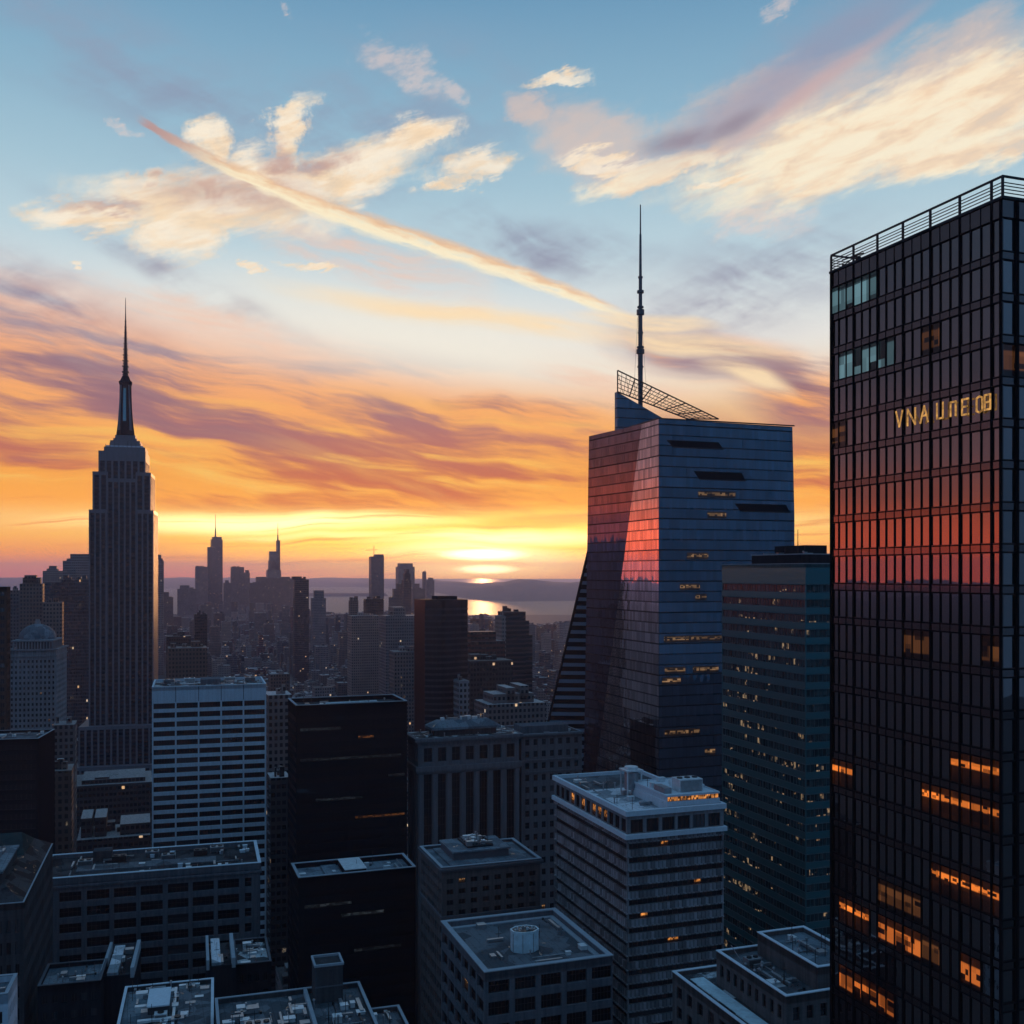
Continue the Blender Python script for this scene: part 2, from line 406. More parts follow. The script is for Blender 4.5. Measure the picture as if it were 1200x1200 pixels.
def lit(name, c, strength, lo=0.0, hi=1.0, freq=(5.0, 3.0), gate=0.35, dim=1.0):
    """a lit room behind a pane: lamps near the ceiling, furniture shadows (UV 0..1 on the pane)"""
    m, g, b = new_mat(name)
    uv = g.n('ShaderNodeUVMap').outputs[0]
    u, v, _ = g.sep(uv)
    P = pos(g)
    r = orand(g)
    big = g.white(g.vm('FLOOR', g.vm('MULTIPLY', P, (0.42, 0.42, 0.5))))
    sm = g.white(g.vm('FLOOR', g.vm('MULTIPLY', P, (freq[0] * 0.55, freq[0] * 0.55, freq[1] * 0.6))))
    # a dim room, darker towards furniture at the sill, and broken rows of ceiling lamps
    room = g.mul(g.mul(g.lr(v, 0.0, 0.55, 0.25, 1.0), g.add(0.015 * dim, g.mul(big, 0.09 * dim))), g.lr(sm, 0.0, 1.0, 0.6, 1.15))
    lamp = g.mul(g.mul(g.ss(v, lo - 0.03, lo + 0.03), g.ss(v, hi + 0.03, hi - 0.03)), g.mul(g.ss(sm, gate - 0.12, gate + 0.12), g.add(0.35, g.mul(big, 0.75))))
    a = g.mul(g.add(room, lamp), g.add(0.55, g.mul(r, 0.7)))
    setb(g, b, color=(0.01, 0.011, 0.013), rough=0.12, emit=c, estr=g.mul(a, strength), ior=1.5)
    return m
def city_facade(name, wall, win, fw=3.2, fh=3.7, ww=0.55, wh=0.55, litp=0.008, roofc=(0.16, 0.17, 0.18), colvar=True, refl=0.5):
    """distant building skin: storeys and windows from metric UVs, pale or dark roofs on top"""
    m, g, b = new_mat(name)
    uv = g.n('ShaderNodeUVMap').outputs[0]
    u, v, _ = g.sep(uv)
    at = g.n('ShaderNodeAttribute', attribute_name='tone')
    tr, tg, tb = g.sep(at.outputs['Color'])
    cu = g.div(u, fw); cv = g.div(v, fh)
    fu = g.m('FRACT', cu); fv = g.m('FRACT', cv)
    iu = g.m('FLOOR', cu); iv = g.m('FLOOR', cv)
    mu = g.m('LESS_THAN', g.m('ABSOLUTE', g.sub(fu, 0.5)), ww / 2)
    mv = g.m('LESS_THAN', g.m('ABSOLUTE', g.sub(fv, 0.5)), wh / 2)
    wmask = g.mul(mu, mv)
    nrm = g.n('ShaderNodeNewGeometry').outputs['Normal']
    up = g.m('GREATER_THAN', g.m('ABSOLUTE', g.sep(nrm)[2]), 0.6)
    wmask = g.mul(wmask, g.sub(1.0, up))
    rnd = g.white(g.xyz(iu, iv, g.mul(tr, 37.0)))
    rnd2 = g.white(g.xyz(iu, iv, g.add(11.0, g.mul(tg, 53.0))))
    P = pos(g)
    big = g.noise(P, 0.05, 4.0, 0.6)
    fine = g.noise(P, 0.9, 3.0, 0.6)
    k = g.mul(g.lr(tr, 0.0, 1.0, 0.45, 1.5), g.lr(big, 0.3, 0.7, 0.75, 1.2))
    wc = g.vm('MULTIPLY', g.mix(tg, wall, tuple(a * b_ for a, b_ in zip(wall, (1.15, 0.85, 0.72)))), g.xyz(k, k, k))
    wn = g.mix(rnd, tuple(0.4 * a for a in win), tuple(2.2 * a for a in win))
    rc = g.vm('MULTIPLY', roofc, g.xyz(*([g.mul(g.lr(tb, 0.0, 1.0, 0.35, 2.4), g.lr(fine, 0.3, 0.7, 0.5, 1.4))] * 3)))
    col = g.mix(wmask, g.mix(up, wc, rc), wn)
    rough = g.lr(wmask, 0.0, 1.0, 0.85, 0.15)
    on = g.mul(g.m('LESS_THAN', rnd2, litp), wmask)
    setb(g, b, color=col, rough=rough, spec=refl, emit=g.mix(rnd, (1.0, 0.52, 0.2), (1.0, 0.82, 0.6)), estr=g.mul(on, 0.7))
    return m

# ------------------------------------------------------------------ mesh builder
class MB:
    def __init__(self): self.v = []; self.f = []; self.mi = []; self.uv = []; self.tone = None; self.ft = []
    def poly(self, pts, mi=0, uv=None):
        i = len(self.v)
        self.v += [tuple(p) for p in pts]
        self.f.append(tuple(range(i, i + len(pts)))); self.mi.append(mi); self.uv.append(uv); self.ft.append(self.tone)
    def quad(self, a, b, c, d, mi=0, uv=None): self.poly((a, b, c, d), mi, uv)
    def box(self, x0, x1, y0, y1, z0, z1, mi=0, mt=None, skip=''):
        mt = mi if mt is None else mt
        if x0 > x1: x0, x1 = x1, x0
        if y0 > y1: y0, y1 = y1, y0
        q = self.quad
        if 'f' not in skip: q((x0, y0, z0), (x1, y0, z0), (x1, y0, z1), (x0, y0, z1), mi)
        if 'r' not in skip: q((x1, y0, z0), (x1, y1, z0), (x1, y1, z1), (x1, y0, z1), mi)
        if 'k' not in skip: q((x1, y1, z0), (x0, y1, z0), (x0, y1, z1), (x1, y1, z1), mi)
        if 'l' not in skip: q((x0, y1, z0), (x0, y0, z0), (x0, y0, z1), (x0, y1, z1), mi)
        if 't' not in skip: q((x0, y0, z1), (x1, y0, z1), (x1, y1, z1), (x0, y1, z1), mt)
        if 'b' not in skip: q((x0, y1, z0), (x1, y1, z0), (x1, y0, z0), (x0, y0, z0), mi)
    def prism(self, pl, z0, z1, mi=0, mt=None, pl2=None):
        """vertical prism (or frustum) over a counter-clockwise outline"""
        mt = mi if mt is None else mt
        p2 = pl2 or pl
        n = len(pl)
        for i in range(n):
            j = (i + 1) % n
            self.quad((*pl[i], z0), (*pl[j], z0), (*p2[j], z1), (*p2[i], z1), mi)
        self.poly([(*p, z1) for p in p2], mt)
        self.poly([(*p, z0) for p in reversed(pl)], mi)
    def tube(self, a, b, ra, rb=None, n=8, mi=0, cap=True):
        rb = ra if rb is None else rb
        a = Vector(a); b = Vector(b); d = (b - a).normalized()
        u = d.orthogonal().normalized(); w = d.cross(u)
        A = [a + (u * math.cos(2 * math.pi * i / n) + w * math.sin(2 * math.pi * i / n)) * ra for i in range(n)]
        B = [b + (u * math.cos(2 * math.pi * i / n) + w * math.sin(2 * math.pi * i / n)) * rb for i in range(n)]
        for i in range(n):
            j = (i + 1) % n
            self.quad(A[i], A[j], B[j], B[i], mi)
        if cap: self.poly(B, mi); self.poly(A[::-1], mi)
    def ring(self, x0, x1, y0, y1, t, z0, z1, mi=0, mt=None):
        """four butted walls round a rectangle, t thick, inside the outline"""
        self.box(x0, x1, y0, y0 + t, z0, z1, mi, mt)
        self.box(x0, x1, y1 - t, y1, z0, z1, mi, mt)
        self.box(x0, x0 + t, y0 + t, y1 - t, z0, z1, mi, mt, 'fk')
        self.box(x1 - t, x1, y0 + t, y1 - t, z0, z1, mi, mt, 'fk')
    def build(self, name, mats, parent=None, loc=None, smooth=False, keep=False):
        me = bpy.data.meshes.new(name)
        me.from_pydata(self.v, [], self.f)
        if not isinstance(mats, (list, tuple)): mats = [mats]
        for m in mats: me.materials.append(MATS[m] if isinstance(m, str) else m)
        me.polygons.foreach_set('material_index', self.mi)
        uvl = me.uv_layers.new(name='UVMap')
        data = np.zeros(len(me.loops) * 2, dtype=np.float32)
        k = 0
        V = np.array(self.v)
        tones = np.ones(len(me.loops) * 4, dtype=np.float32) if any(t is not None for t in self.ft) else None
        for f, uv, t in zip(self.f, self.uv, self.ft):
            if uv is None:
                p = V[list(f)]
                n = np.zeros(3)
                for i in range(len(p)):
                    n += np.cross(p[i] - p[0], p[(i + 1) % len(p)] - p[0])
                n /= (np.linalg.norm(n) + 1e-12)
                if abs(n[2]) > 0.75:
                    uv = [(q[0], q[1]) for q in p]
                else:
                    h = np.array((-n[1], n[0], 0)); h /= (np.linalg.norm(h) + 1e-12)
                    uv = [(float(np.dot(q, h)), q[2]) for q in p]
            for i, q in enumerate(uv):
                data[2 * k] = q[0]; data[2 * k + 1] = q[1]
                if tones is not None: tones[4 * k:4 * k + 4] = (*(t or (.5, .5, .5)), 1)
                k += 1
        uvl.data.foreach_set('uv', data)
        if tones is not None:
            ca = me.color_attributes.new('tone', 'FLOAT_COLOR', 'CORNER')
            ca.data.foreach_set('color', tones)
        if smooth: me.polygons.foreach_set('use_smooth', [True] * len(me.polygons))
        me.update()
        o = bpy.data.objects.new(name, me); COL.objects.link(o)
        if parent is not None: o.parent = parent
        if loc is not None: o.location = loc
        return o

def tag(o, label=None, cat=None, group=None, kind=None):
    if label: o['label'] = label
    if cat: o['category'] = cat
    if group: o['group'] = group
    if kind: o['kind'] = kind
    return o
def empty(name, loc, rz=0.0, parent=None):
    o = bpy.data.objects.new(name, None); COL.objects.link(o)
    o.empty_display_size = 1.0
    o.location = loc; o.rotation_euler = (0, 0, rz)
    if parent is not None: o.parent = parent
    return o
def at(px, py, Y):
    """photograph pixel at depth Y -> world point"""
    return Vector(((px - 600.0) / F_PX * Y, Y, CAM_H + (HZ - py) / F_PX * Y))

HEROES = []      # (px0, px1, visible bottom row, nearest depth, footprint corners)
TH = R(19.3)     # the street grid's turn against the camera axis

class Bld:
    """a building frame: local x along its front (to the right), y into depth, z up; the origin is the
    front-left corner on the ground"""
    def __init__(s, name, label, cat, fl, fr, py, Y0, bl=None, depth=None, th=TH, vis=1200, group=None, ground=0.0):
        s.th = th; c, sn = math.cos(th), math.sin(th)
        t0 = (fl - 600.0) / F_PX; t1 = (fr - 600.0) / F_PX
        X0 = t0 * Y0
        s.o = Vector((X0, Y0, 0)); s.r = Vector((c, sn, 0)); s.a = Vector((-sn, c, 0))
        s.W = (t1 * Y0 - X0) / (c - t1 * sn)
        if depth is None:
            t = (bl - 600.0) / F_PX
            depth = (X0 - t * Y0) / (sn + t * c)
        s.L = depth
        s.H = CAM_H + (HZ - py) / F_PX * Y0
        s.Y0 = Y0
        s.root = empty(name, (X0, Y0, ground), th)
        tag(s.root, label, cat, group)
        s.count = 0
        cs = [s.w(0, 0, 0), s.w(s.W, 0, 0), s.w(s.W, s.L, 0), s.w(0, s.L, 0)]
        px = [600 + F_PX * q.x / q.y for q in cs]
        HEROES.append((min(px), max(px), vis, min(q.y for q in cs), [(q.x, q.y) for q in cs]))
    def w(s, x, y, z): return s.o + s.r * x + s.a * y + Vector((0, 0, z))
    def zof(s, py, x=0.0, y=0.0):
        """local height of image row py above local (x, y)"""
        q = s.w(x, y, 0)
        return CAM_H + (HZ - py) / F_PX * q.y
    def hit(s, face, px, py, off=0.0):
        """photograph pixel -> (s, z) on a face"""
        d = Vector(((px - 600.0) / F_PX, 1.0, (HZ - py) / F_PX)); o = Vector((0, 0, CAM_H))
        n, p0, ax = {'front': (s.a, s.w(0, off, 0), s.r), 'left': (s.r, s.w(off, 0, 0), s.a),
                     'back': (s.a, s.w(0, s.L - off, 0), s.r), 'right': (s.r, s.w(s.W - off, 0, 0), s.a)}[face]
        k = (p0 - o).dot(n) / d.dot(n)
        q = o + d * k
        return (q - s.o).dot(ax), q.z
    def rooft(s, px, py, z):
        """photograph pixel -> local x, y on the horizontal plane at height z"""
        d = Vector(((px - 600.0) / F_PX, 1.0, (HZ - py) / F_PX))
        k = (z - CAM_H) / d.z
        q = Vector((0, 0, CAM_H)) + d * k - s.o
        return q.dot(s.r), q.dot(s.a)
    def px(s, x, y, z):
        q = s.w(x, y, z)
        return 600 + F_PX * q.x / q.y, HZ - F_PX * (q.z - CAM_H) / q.y
    def p(s, face, u, z, d):
        """face coordinates -> local point; d is depth into the building"""
        if face == 'front': return (u, d, z)
        if face == 'left': return (d, u, z)
        if face == 'right': return (s.W - d, u, z)
        return (u, s.L - d, z)
    def flen(s, face): return s.W if face in ('front', 'back') else s.L

def fbox(b, mb, face, u0, u1, z0, z1, d0, d1, mi=0, mt=None):
    a = b.p(face, u0, z0, d0); c = b.p(face, u1, z1, d1)
    mb.box(min(a[0], c[0]), max(a[0], c[0]), min(a[1], c[1]), max(a[1], c[1]), z0, z1, mi, mt)

def facade(b, mb, face, u0, u1, z0, z1, cols, rows, depth=0.0, recess=0.4, mi=0, mr=None, closed=()):
    """a wall with real openings. cols, rows: sorted (lo, hi) spans. Returns the openings."""
    mr = mi if mr is None else mr
    P = lambda u, z, d: b.p(face, u, z, d)
    Q = lambda ua, ub, za, zb: mb.quad(P(ua, za, depth), P(ub, za, depth), P(ub, zb, depth), P(ua, zb, depth), mi)
    rows = [r for r in rows if r[0] > z0 and r[1] < z1]
    out = []
    zc = z0
    for (ra, rb) in rows:
        Q(u0, u1, zc, ra)
        uc = u0
        for (ca, cb) in cols:
            if (ca, ra) in closed: continue
            Q(uc, ca, ra, rb); uc = cb
            e = depth + recess
            mb.quad(P(ca, ra, depth), P(cb, ra, depth), P(cb, ra, e), P(ca, ra, e), mr)
            mb.quad(P(ca, rb, depth), P(cb, rb, depth), P(cb, rb, e), P(ca, rb, e), mr)
            mb.quad(P(ca, ra, depth), P(ca, rb, depth), P(ca, rb, e), P(ca, ra, e), mr)
            mb.quad(P(cb, ra, depth), P(cb, rb, depth), P(cb, rb, e), P(cb, ra, e), mr)
            out.append((face, ca, cb, ra, rb, e))
        Q(uc, u1, ra, rb)
        zc = rb
    Q(u0, u1, zc, z1)
    return out

PANES = {}
def pane_mesh(w, h, mats, nm, nh, name, fr):
    key = (round(w, 2), round(h, 2), tuple(mats), nm, nh, fr)
    if key in PANES: return PANES[key]
    mb = MB()
    pane_into(mb, lambda u, z, d: (u, d, z), 0.0, w, 0.0, h, 0.0, nm, nh, fr)
    o = mb.build(name, list(mats)); me = o.data
    bpy.data.objects.remove(o)
    PANES[key] = me
    return me
def pane_into(mb, P, u0, u1, z0, z1, d, nm, nh, fr, mg=0, mf=1, jit=0.0):
    """one window: a sheet of glass set in a bar frame with its own mullions"""
    def bx(a, b_, c, e, d0, d1, mi):
        for q in (((a, c), (b_, c), (b_, e), (a, e)),):
            mb.quad(*[P(u, z, d0) for u, z in q], mi)
        mb.quad(P(a, c, d0), P(a, c, d1), P(a, e, d1), P(a, e, d0), mi)
        mb.quad(P(b_, c, d0), P(b_, c, d1), P(b_, e, d1), P(b_, e, d0), mi)
        mb.quad(P(a, c, d0), P(b_, c, d0), P(b_, c, d1), P(a, c, d1), mi)
        mb.quad(P(a, e, d0), P(b_, e, d0), P(b_, e, d1), P(a, e, d1), mi)
    j = [random.uniform(-jit, jit) for _ in range(3)] if jit else (0, 0, 0)
    mb.quad(P(u0, z0, d + j[0]), P(u1, z0, d + j[1]), P(u1, z1, d + j[1] + j[2] - j[0]), P(u0, z1, d + j[2]), mg, [(0, 0), (1, 0), (1, 1), (0, 1)])
    if fr <= 0: return
    t = fr
    bx(u0, u0 + t, z0, z1, d - 0.09, d, mf); bx(u1 - t, u1, z0, z1, d - 0.09, d, mf)
    bx(u0 + t, u1 - t, z0, z0 + t, d - 0.088, d, mf); bx(u0 + t, u1 - t, z1 - t, z1, d - 0.088, d, mf)
    for i in range(1, nm + 1):
        u = u0 + (u1 - u0) * i / (nm + 1)
        bx(u - t / 2, u + t / 2, z0 + t, z1 - t, d - 0.08, d, mf)
    for i in range(1, nh + 1):
        z = z0 + (z1 - z0) * i / (nh + 1)
        bx(u0 + t, u1 - t, z - t / 2, z + t / 2, d - 0.07, d, mf)

def windows(b, ops, mats, pick=None, nm=1, nh=0, fr=0.08, cap=100, name='window', parent=None, tilt=0.0):
    """the openings' windows: the ones that show largest as parts of their own, the rest as one part.
    pick(op) may return another glass material's name"""
    parent = parent or b.root
    wr = random.Random(int(b.W * 100))
    if pick is None and mats[0] == 'window_dark':
        pick = lambda op: wr.choices((None, 'window_grey', 'window_blind', 'window_dim'), (80, 12, 7, 1.0 if op[2] - op[1] < 6 else 0))[0]
    def score(op):
        f, ca, cb, ra, rb, e = op
        q = b.p(f, (ca + cb) / 2, (ra + rb) / 2, e)
        px, py = b.px(*q)
        s_ = (cb - ca) * (rb - ra) / (b.w(*q).y ** 2)
        h = HEROES_VIS.get(b.root.name, 1200)
        if not (-5 < px < 1205) or py > h or py < 0: s_ *= 1e-4
        return -s_
    ops = sorted(ops, key=score)
    groups = {}
    for i, op in enumerate(ops):
        f, ca, cb, ra, rb, e = op
        gm = (pick(op) if pick else None) or mats[0]
        if i < cap:
            w, h = cb - ca, rb - ra
            me = pane_mesh(w, h, (gm, mats[1]), nm, nh, name, fr)
            o = bpy.data.objects.new(name, me); COL.objects.link(o); o.parent = parent
            q = b.p(f, ca, ra, e)
            if f == 'left':
                o.location = b.p(f, cb, ra, e); o.rotation_euler = (0, 0, R(-90))
            elif f == 'right':
                o.location = q; o.rotation_euler = (0, 0, R(90))
            elif f == 'back':
                o.location = b.p(f, cb, ra, e); o.rotation_euler = (0, 0, R(180))
            else: o.location = q
            if tilt: o.rotation_euler = (wr.uniform(-tilt, tilt), wr.uniform(-tilt, tilt) * .2, o.rotation_euler[2] + wr.uniform(-tilt, tilt))
        else:
            groups.setdefault(gm, []).append(op)
    if groups:
        mb = MB(); ml = list(groups) + [mats[1]]
        for k, gm in enumerate(groups):
            for (f, ca, cb, ra, rb, e) in groups[gm]:
                pane_into(mb, lambda u, z, d, f=f: b.p(f, u, z, d), ca, cb, ra, rb, e, nm, nh, fr, k, len(ml) - 1, tilt * 1.2)
        o = mb.build(name, ml, parent)
        o['kind'] = 'stuff'
HEROES_VIS = {}

def spans(u0, u1, n, frac, lead=0.0):
    """n equal openings between u0 and u1, each frac of its bay"""
    p = (u1 - u0) / n
    return [(u0 + i * p + p * (1 - frac) / 2, u0 + (i + 1) * p - p * (1 - frac) / 2) for i in range(n)]
def storeys(ztop, pitch, h, sill, n):
    """n window rows downwards from ztop: each storey has its window sill m above its floor"""
    return sorted((ztop - (i + 1) * pitch + sill, ztop - (i + 1) * pitch + sill + h) for i in range(n))

def flat_roof(b, z, x0, x1, y0, y1, wallm, roofm, copm, ph=1.1, t=0.45, cop=0.18, name='roof', over=0.06):
    """parapet, coping and a sunk roof deck; returns the roof part"""
    mb = MB()
    mb.quad((x0 + t, y0 + t, z - ph), (x1 - t, y0 + t, z - ph), (x1 - t, y1 - t, z - ph), (x0 + t, y1 - t, z - ph), 0)
    r = mb.build(name, roofm, b.root)
    mb = MB(); mb.ring(x0, x1, y0, y1, t, z - ph - 0.6, z, 0)
    mb.build('parapet', wallm, b.root)
    mb = MB(); mb.ring(x0 - over, x1 + over, y0 - over, y1 + over, t + 2 * over, z + 0.003, z + cop, 0)
    mb.build('coping', copm, b.root)
    return r
def unit(b, x, y, z, w, d, h, m='unit_metal', name='air_handler', fans=2, rz=0.0):
    """a rooftop air unit: cabinet on skids, louvred side, round fans on top"""
    e = empty(name, (x, y, z), rz, b.root)
    mb = MB()
    mb.box(-w / 2, w / 2, -d / 2, d / 2, 0.25, h)
    mb.box(-w / 2 + .1, -w / 2 + .3, -d / 2, d / 2, 0, 0.25, 0); mb.box(w / 2 - .3, w / 2 - .1, -d / 2, d / 2, 0, 0.25, 0)
    mb.build('cabinet', m, e)
    mb = MB()
    nl = max(3, int(h / 0.3))
    for i in range(nl):
        zz = 0.4 + (h - 0.6) * i / nl
        mb.box(-w / 2 + .15, w / 2 - .15, -d / 2 - .05, -d / 2 - .005, zz, zz + 0.1)
    mb.build('louvre', 'dark_metal', e)
    for i in range(fans):
        mb = MB()
        fx = -w / 2 + w * (i + .5) / fans; rr = min(w / fans, d) * 0.36
        mb.tube((fx, 0, h), (fx, 0, h + 0.3), rr, rr * 0.95, 12, 0)
        for k in range(4):
            a_ = k * math.pi / 4
            mb.box(fx - rr * .9, fx + rr * .9, -0.04, 0.04, h + .302, h + .34) if k == 0 else None
        mb.build('fan', 'dark_metal', e)
    return e
def vents(b, x0, x1, y0, y1, z, n, seed=1, m='unit_metal', pale=None):
    """small roof clutter, each a part: pipes with cowls, hatches, ducts, skylight boxes"""
    rr = random.Random(seed)
    for i in range(int(n * 1.5)):
        x = rr.uniform(x0, x1); y = rr.uniform(y0, y1); k = rr.random()
        mb = MB()
        if i % 6 == 5:
            l = rr.uniform(4, 14); q = (min(x + l, x1), y) if rr.random() < .5 else (x, min(y + l, y1))
            mb.tube((x, y, z + .22), (q[0] + .01, q[1], z + .22), .11, .11, 6); mb.box(q[0] - .2, q[0] + .2, q[1] - .2, q[1] + .2, z, z + .55); mb.build('pipe_run', rr.choice([m, 'dark_metal']), b.root)
        elif k < 0.3:
            h = rr.uniform(.7, 1.8)
            mb.tube((x, y, z), (x, y, z + h), .16, .16, 7); mb.tube((x, y, z + h), (x, y, z + h + .25), .34, .22, 7)
            mb.build('vent_pipe', m, b.root)
        elif k < 0.6:
            w, d, h = rr.uniform(.8, 2.4), rr.uniform(.8, 2.0), rr.uniform(.4, 1.3)
            mb.box(x - w / 2, x + w / 2, y - d / 2, y + d / 2, z, z + h); mb.box(x - w / 2 - .08, x + w / 2 + .08, y - d / 2 - .08, y + d / 2 + .08, z + h + .002, z + h + .1)
            mb.build('roof_hatch', rr.choice([m, pale or m, 'unit_pale']), b.root)
        elif k < 0.82:
            l = rr.uniform(2.5, 7); w = rr.uniform(.4, .8)
            if rr.random() < .5: mb.box(x, min(x + l, x1 + 1), y, y + w, z + .25, z + .8)
            else: mb.box(x, x + w, y, min(y + l, y1 + 1), z + .25, z + .8)
            mb.box(x, x + .3, y, y + .3, z, z + .25)
            mb.build('duct', m, b.root)
        else:
            mb.box(x - .05, x + .05, y - .05, y + .05, z, z + rr.uniform(2, 4.5)); mb.box(x - .6, x + .6, y - .03, y + .03, z + 1.6, z + 1.68)
            mb.build('aerial', 'dark_metal', b.root)
def water_tank(b, x, y, z, r=2.2, h=3.6, m='wood_tank'):
    e = empty('water_tank', (x, y, z), 0, b.root)
    for i in range(4):
        a_ = R(45 + 90 * i); mb = MB()
        mb.tube((math.cos(a_) * r * .75, math.sin(a_) * r * .75, 0), (math.cos(a_) * r * .7, math.sin(a_) * r * .7, 2.2), .14, .14, 6)
        mb.build('leg', 'dark_metal', e)
    mb = MB(); mb.tube((0, 0, 2.2), (0, 0, 2.2 + h), r, r * .95, 16); mb.build('barrel', m, e)
    mb = MB(); mb.tube((0, 0, 2.2 + h), (0, 0, 2.2 + h + r * .6), r * 1.03, .05, 16); mb.build('lid', 'dark_metal', e)
    return e

# materials
stone('white_concrete', (0.52, 0.62, 0.71), var=0.12, streak=0.15)
stone('pale_stone', (0.30, 0.32, 0.35), course=1.2)
stone('grey_stone', (0.15, 0.17, 0.20), course=0.9)
stone('dark_stone', (0.085, 0.09, 0.10), course=0.9)
stone('warm_stone', (0.14, 0.135, 0.14), course=0.8)
stone('brown_brick', (0.11, 0.075, 0.065), course=0.3)
stone('lime_stone', (0.19, 0.19, 0.21), var=0.2, streak=0.25)
stone('tower_stone', (0.155, 0.165, 0.195), rough=.5, spec=.4, var=0.2, streak=0.2)
stone('black_panel', (0.016, 0.018, 0.022), rough=0.45, var=0.2, streak=0.1)
stone('dark_panel', (0.03, 0.034, 0.042), rough=0.9, var=0.25)
stone('coping_pale', (0.58, 0.66, 0.73), var=0.2, streak=0.0)
stone('coping_grey', (0.34, 0.39, 0.44), var=0.3, streak=0.0)
stone('coping_dark', (0.12, 0.13, 0.15), var=0.3, streak=0.0)
roofing('roof_gravel', (0.06, 0.075, 0.09), (0.12, 0.145, 0.17))
roofing('roof_blue', (0.09, 0.125, 0.155), (0.16, 0.21, 0.25))
roofing('roof_pale', (0.20, 0.25, 0.29), (0.55, 0.60, 0.66), 0.10)
roofing('roof_dark', (0.018, 0.021, 0.026), (0.05, 0.057, 0.065))
roofing('roof_mixed', (0.05, 0.058, 0.066), (0.42, 0.48, 0.52), 0.2, lo=0.5, hi=0.62)
roofing('roof_green', (0.012, 0.032, 0.038), (0.02, 0.045, 0.05))
metal('unit_metal', (0.30, 0.33, 0.36)); metal('unit_pale', (0.62, 0.68, 0.72), 0.5, 0.1)
metal('dark_metal', (0.04, 0.043, 0.048)); metal('rail_metal', (0.02, 0.02, 0.024), 0.4, 0.5)
metal('spire_metal', (0.10, 0.11, 0.125), 0.4, 0.7); metal('mast_glass', (0.22, 0.45, 0.52), 0.25, 0.7)
metal('wood_tank', (0.10, 0.075, 0.06), 0.8, 0.0)
glass('window_dark', (0.30, 0.36, 0.42), (0.006, 0.007, 0.009), refl=0.10)
glass('window_grey', (0.40, 0.45, 0.5), (0.012, 0.014, 0.017), refl=0.2)
glass('window_blind', (0.35, 0.4, 0.45), (0.045, 0.05, 0.058), refl=0.12)
metal('window_frame', (0.03, 0.032, 0.036), 0.5, 0.3)
lit('window_warm', (1.0, 0.36, 0.08), 0.8, 0.35, 0.85)
lit('window_dim', (1.0, 0.5, 0.2), 0.5, 0.6, 0.8)
metal('unit_cyan', (0.52, 0.70, 0.78), 0.5, 0.0)
stone('white_louvre', (0.20, 0.25, 0.33), rough=0.6, var=0.15, streak=0.0)
glass('rounded_glass', (0.30, 0.16, 0.16), (0.012, 0.007, 0.008), rough=0.2, refl=0.14)
stone('rounded_band', (0.10, 0.085, 0.092), rough=0.5, var=0.2)
# ------------------------------------------------------------------ ground, water, far shore
m, g, b = new_mat('asphalt')
n = g.noise(pos(g), 0.4, 5.0, 0.6)
setb(g, b, color=g.mix(n, (0.022, 0.023, 0.026), (0.05, 0.052, 0.056)), rough=0.8)
m, g, b = new_mat('sea')
p = pos(g)
n = g.noise(g.vm('MULTIPLY', p, (0.010, 0.022, 0.0)), 1.0, 6.0, 0.65)
setb(g, b, color=(0.03, 0.04, 0.05), rough=0.46, ior=1.33, spec=0.45, normal=bump(g, n, 3.0, 0.25))
m, g, b = new_mat('far_land')
n = g.noise(pos(g), 0.004, 6.0, 0.65)
setb(g, b, color=g.mix(n, (0.035, 0.036, 0.035), (0.10, 0.09, 0.085)), rough=0.9)

mb = MB(); mb.quad((-9000, -700, 1.2), (9000, -700, 1.2), (9000, 5150, 1.2), (-9000, 5150, 1.2))
mb.quad((9000, 5150, 1.2), (-9000, 5150, 1.2), (-9000, 5150, -0.5), (9000, 5150, -0.5))
tag(mb.build('ground', 'asphalt'), kind='structure')
mb = MB(); mb.quad((-24000, 4000, 0), (24000, 4000, 0), (24000, 40000, 0), (-24000, 40000, 0))
tag(mb.build('water', 'sea'), kind='structure')

from mathutils import noise as MN
def shore(px):
    """row of the far waterline in the photograph"""
    pts = [(-700, 690), (185, 690), (330, 688), (420, 688), (500, 692), (548, 702), (600, 705), (700, 704), (900, 700), (2000, 700)]
    return float(np.interp(px, [a for a, _ in pts], [b_ for _, b_ in pts]))
def crest(px):
    pts = [(-700, 676), (0, 677), (200, 677.5), (360, 677.5), (430, 678), (500, 679), (545, 684), (575, 684), (598, 680.5), (612, 678.5), (622, 680), (660, 683), (700, 682), (1000, 679), (2000, 678)]
    return float(np.interp(px, [a for a, _ in pts], [b_ for _, b_ in pts]))
mb = MB()
cols = []
for i in range(221):
    px = -500 + i * 2200 / 220
    ys = CAM_H * F_PX / (shore(px) - HZ)
    yc = ys * 1.30
    col = []
    for j in range(15):
        t = j / 14
        Y = ys + (yc * 1.45 - ys) * t
        zc_ = CAM_H - (crest(px) - HZ) / F_PX * yc
        prof = math.sin(min(1.0, t / 0.55) * math.pi / 2) if t < 0.55 else 1.0 - 0.8 * ((t - 0.55) / 0.45) ** 1.5
        nz = MN.fractal(Vector((px * 0.035, t * 5.0, 3.1)), 0.8, 2.0, 5) * 0.18
        h = -1.0 if j == 0 else zc_ * max(0.06, prof * (0.93 + nz))
        col.append(((px - 600) / F_PX * Y, Y, h))
    cols.append(col)
for i in range(220):
    for j in range(14):
        mb.quad(cols[i][j], cols[i + 1][j], cols[i + 1][j + 1], cols[i][j + 1])
tag(mb.build('hills', 'far_land', smooth=True), kind='structure')
mb = MB()
ring = []
for k in range(28):
    a_ = 2 * math.pi * k / 28
    ring.append((-1560 + 420 * math.cos(a_) * (1 + .1 * math.sin(3 * a_)), 9500 + 160 * math.sin(a_)))
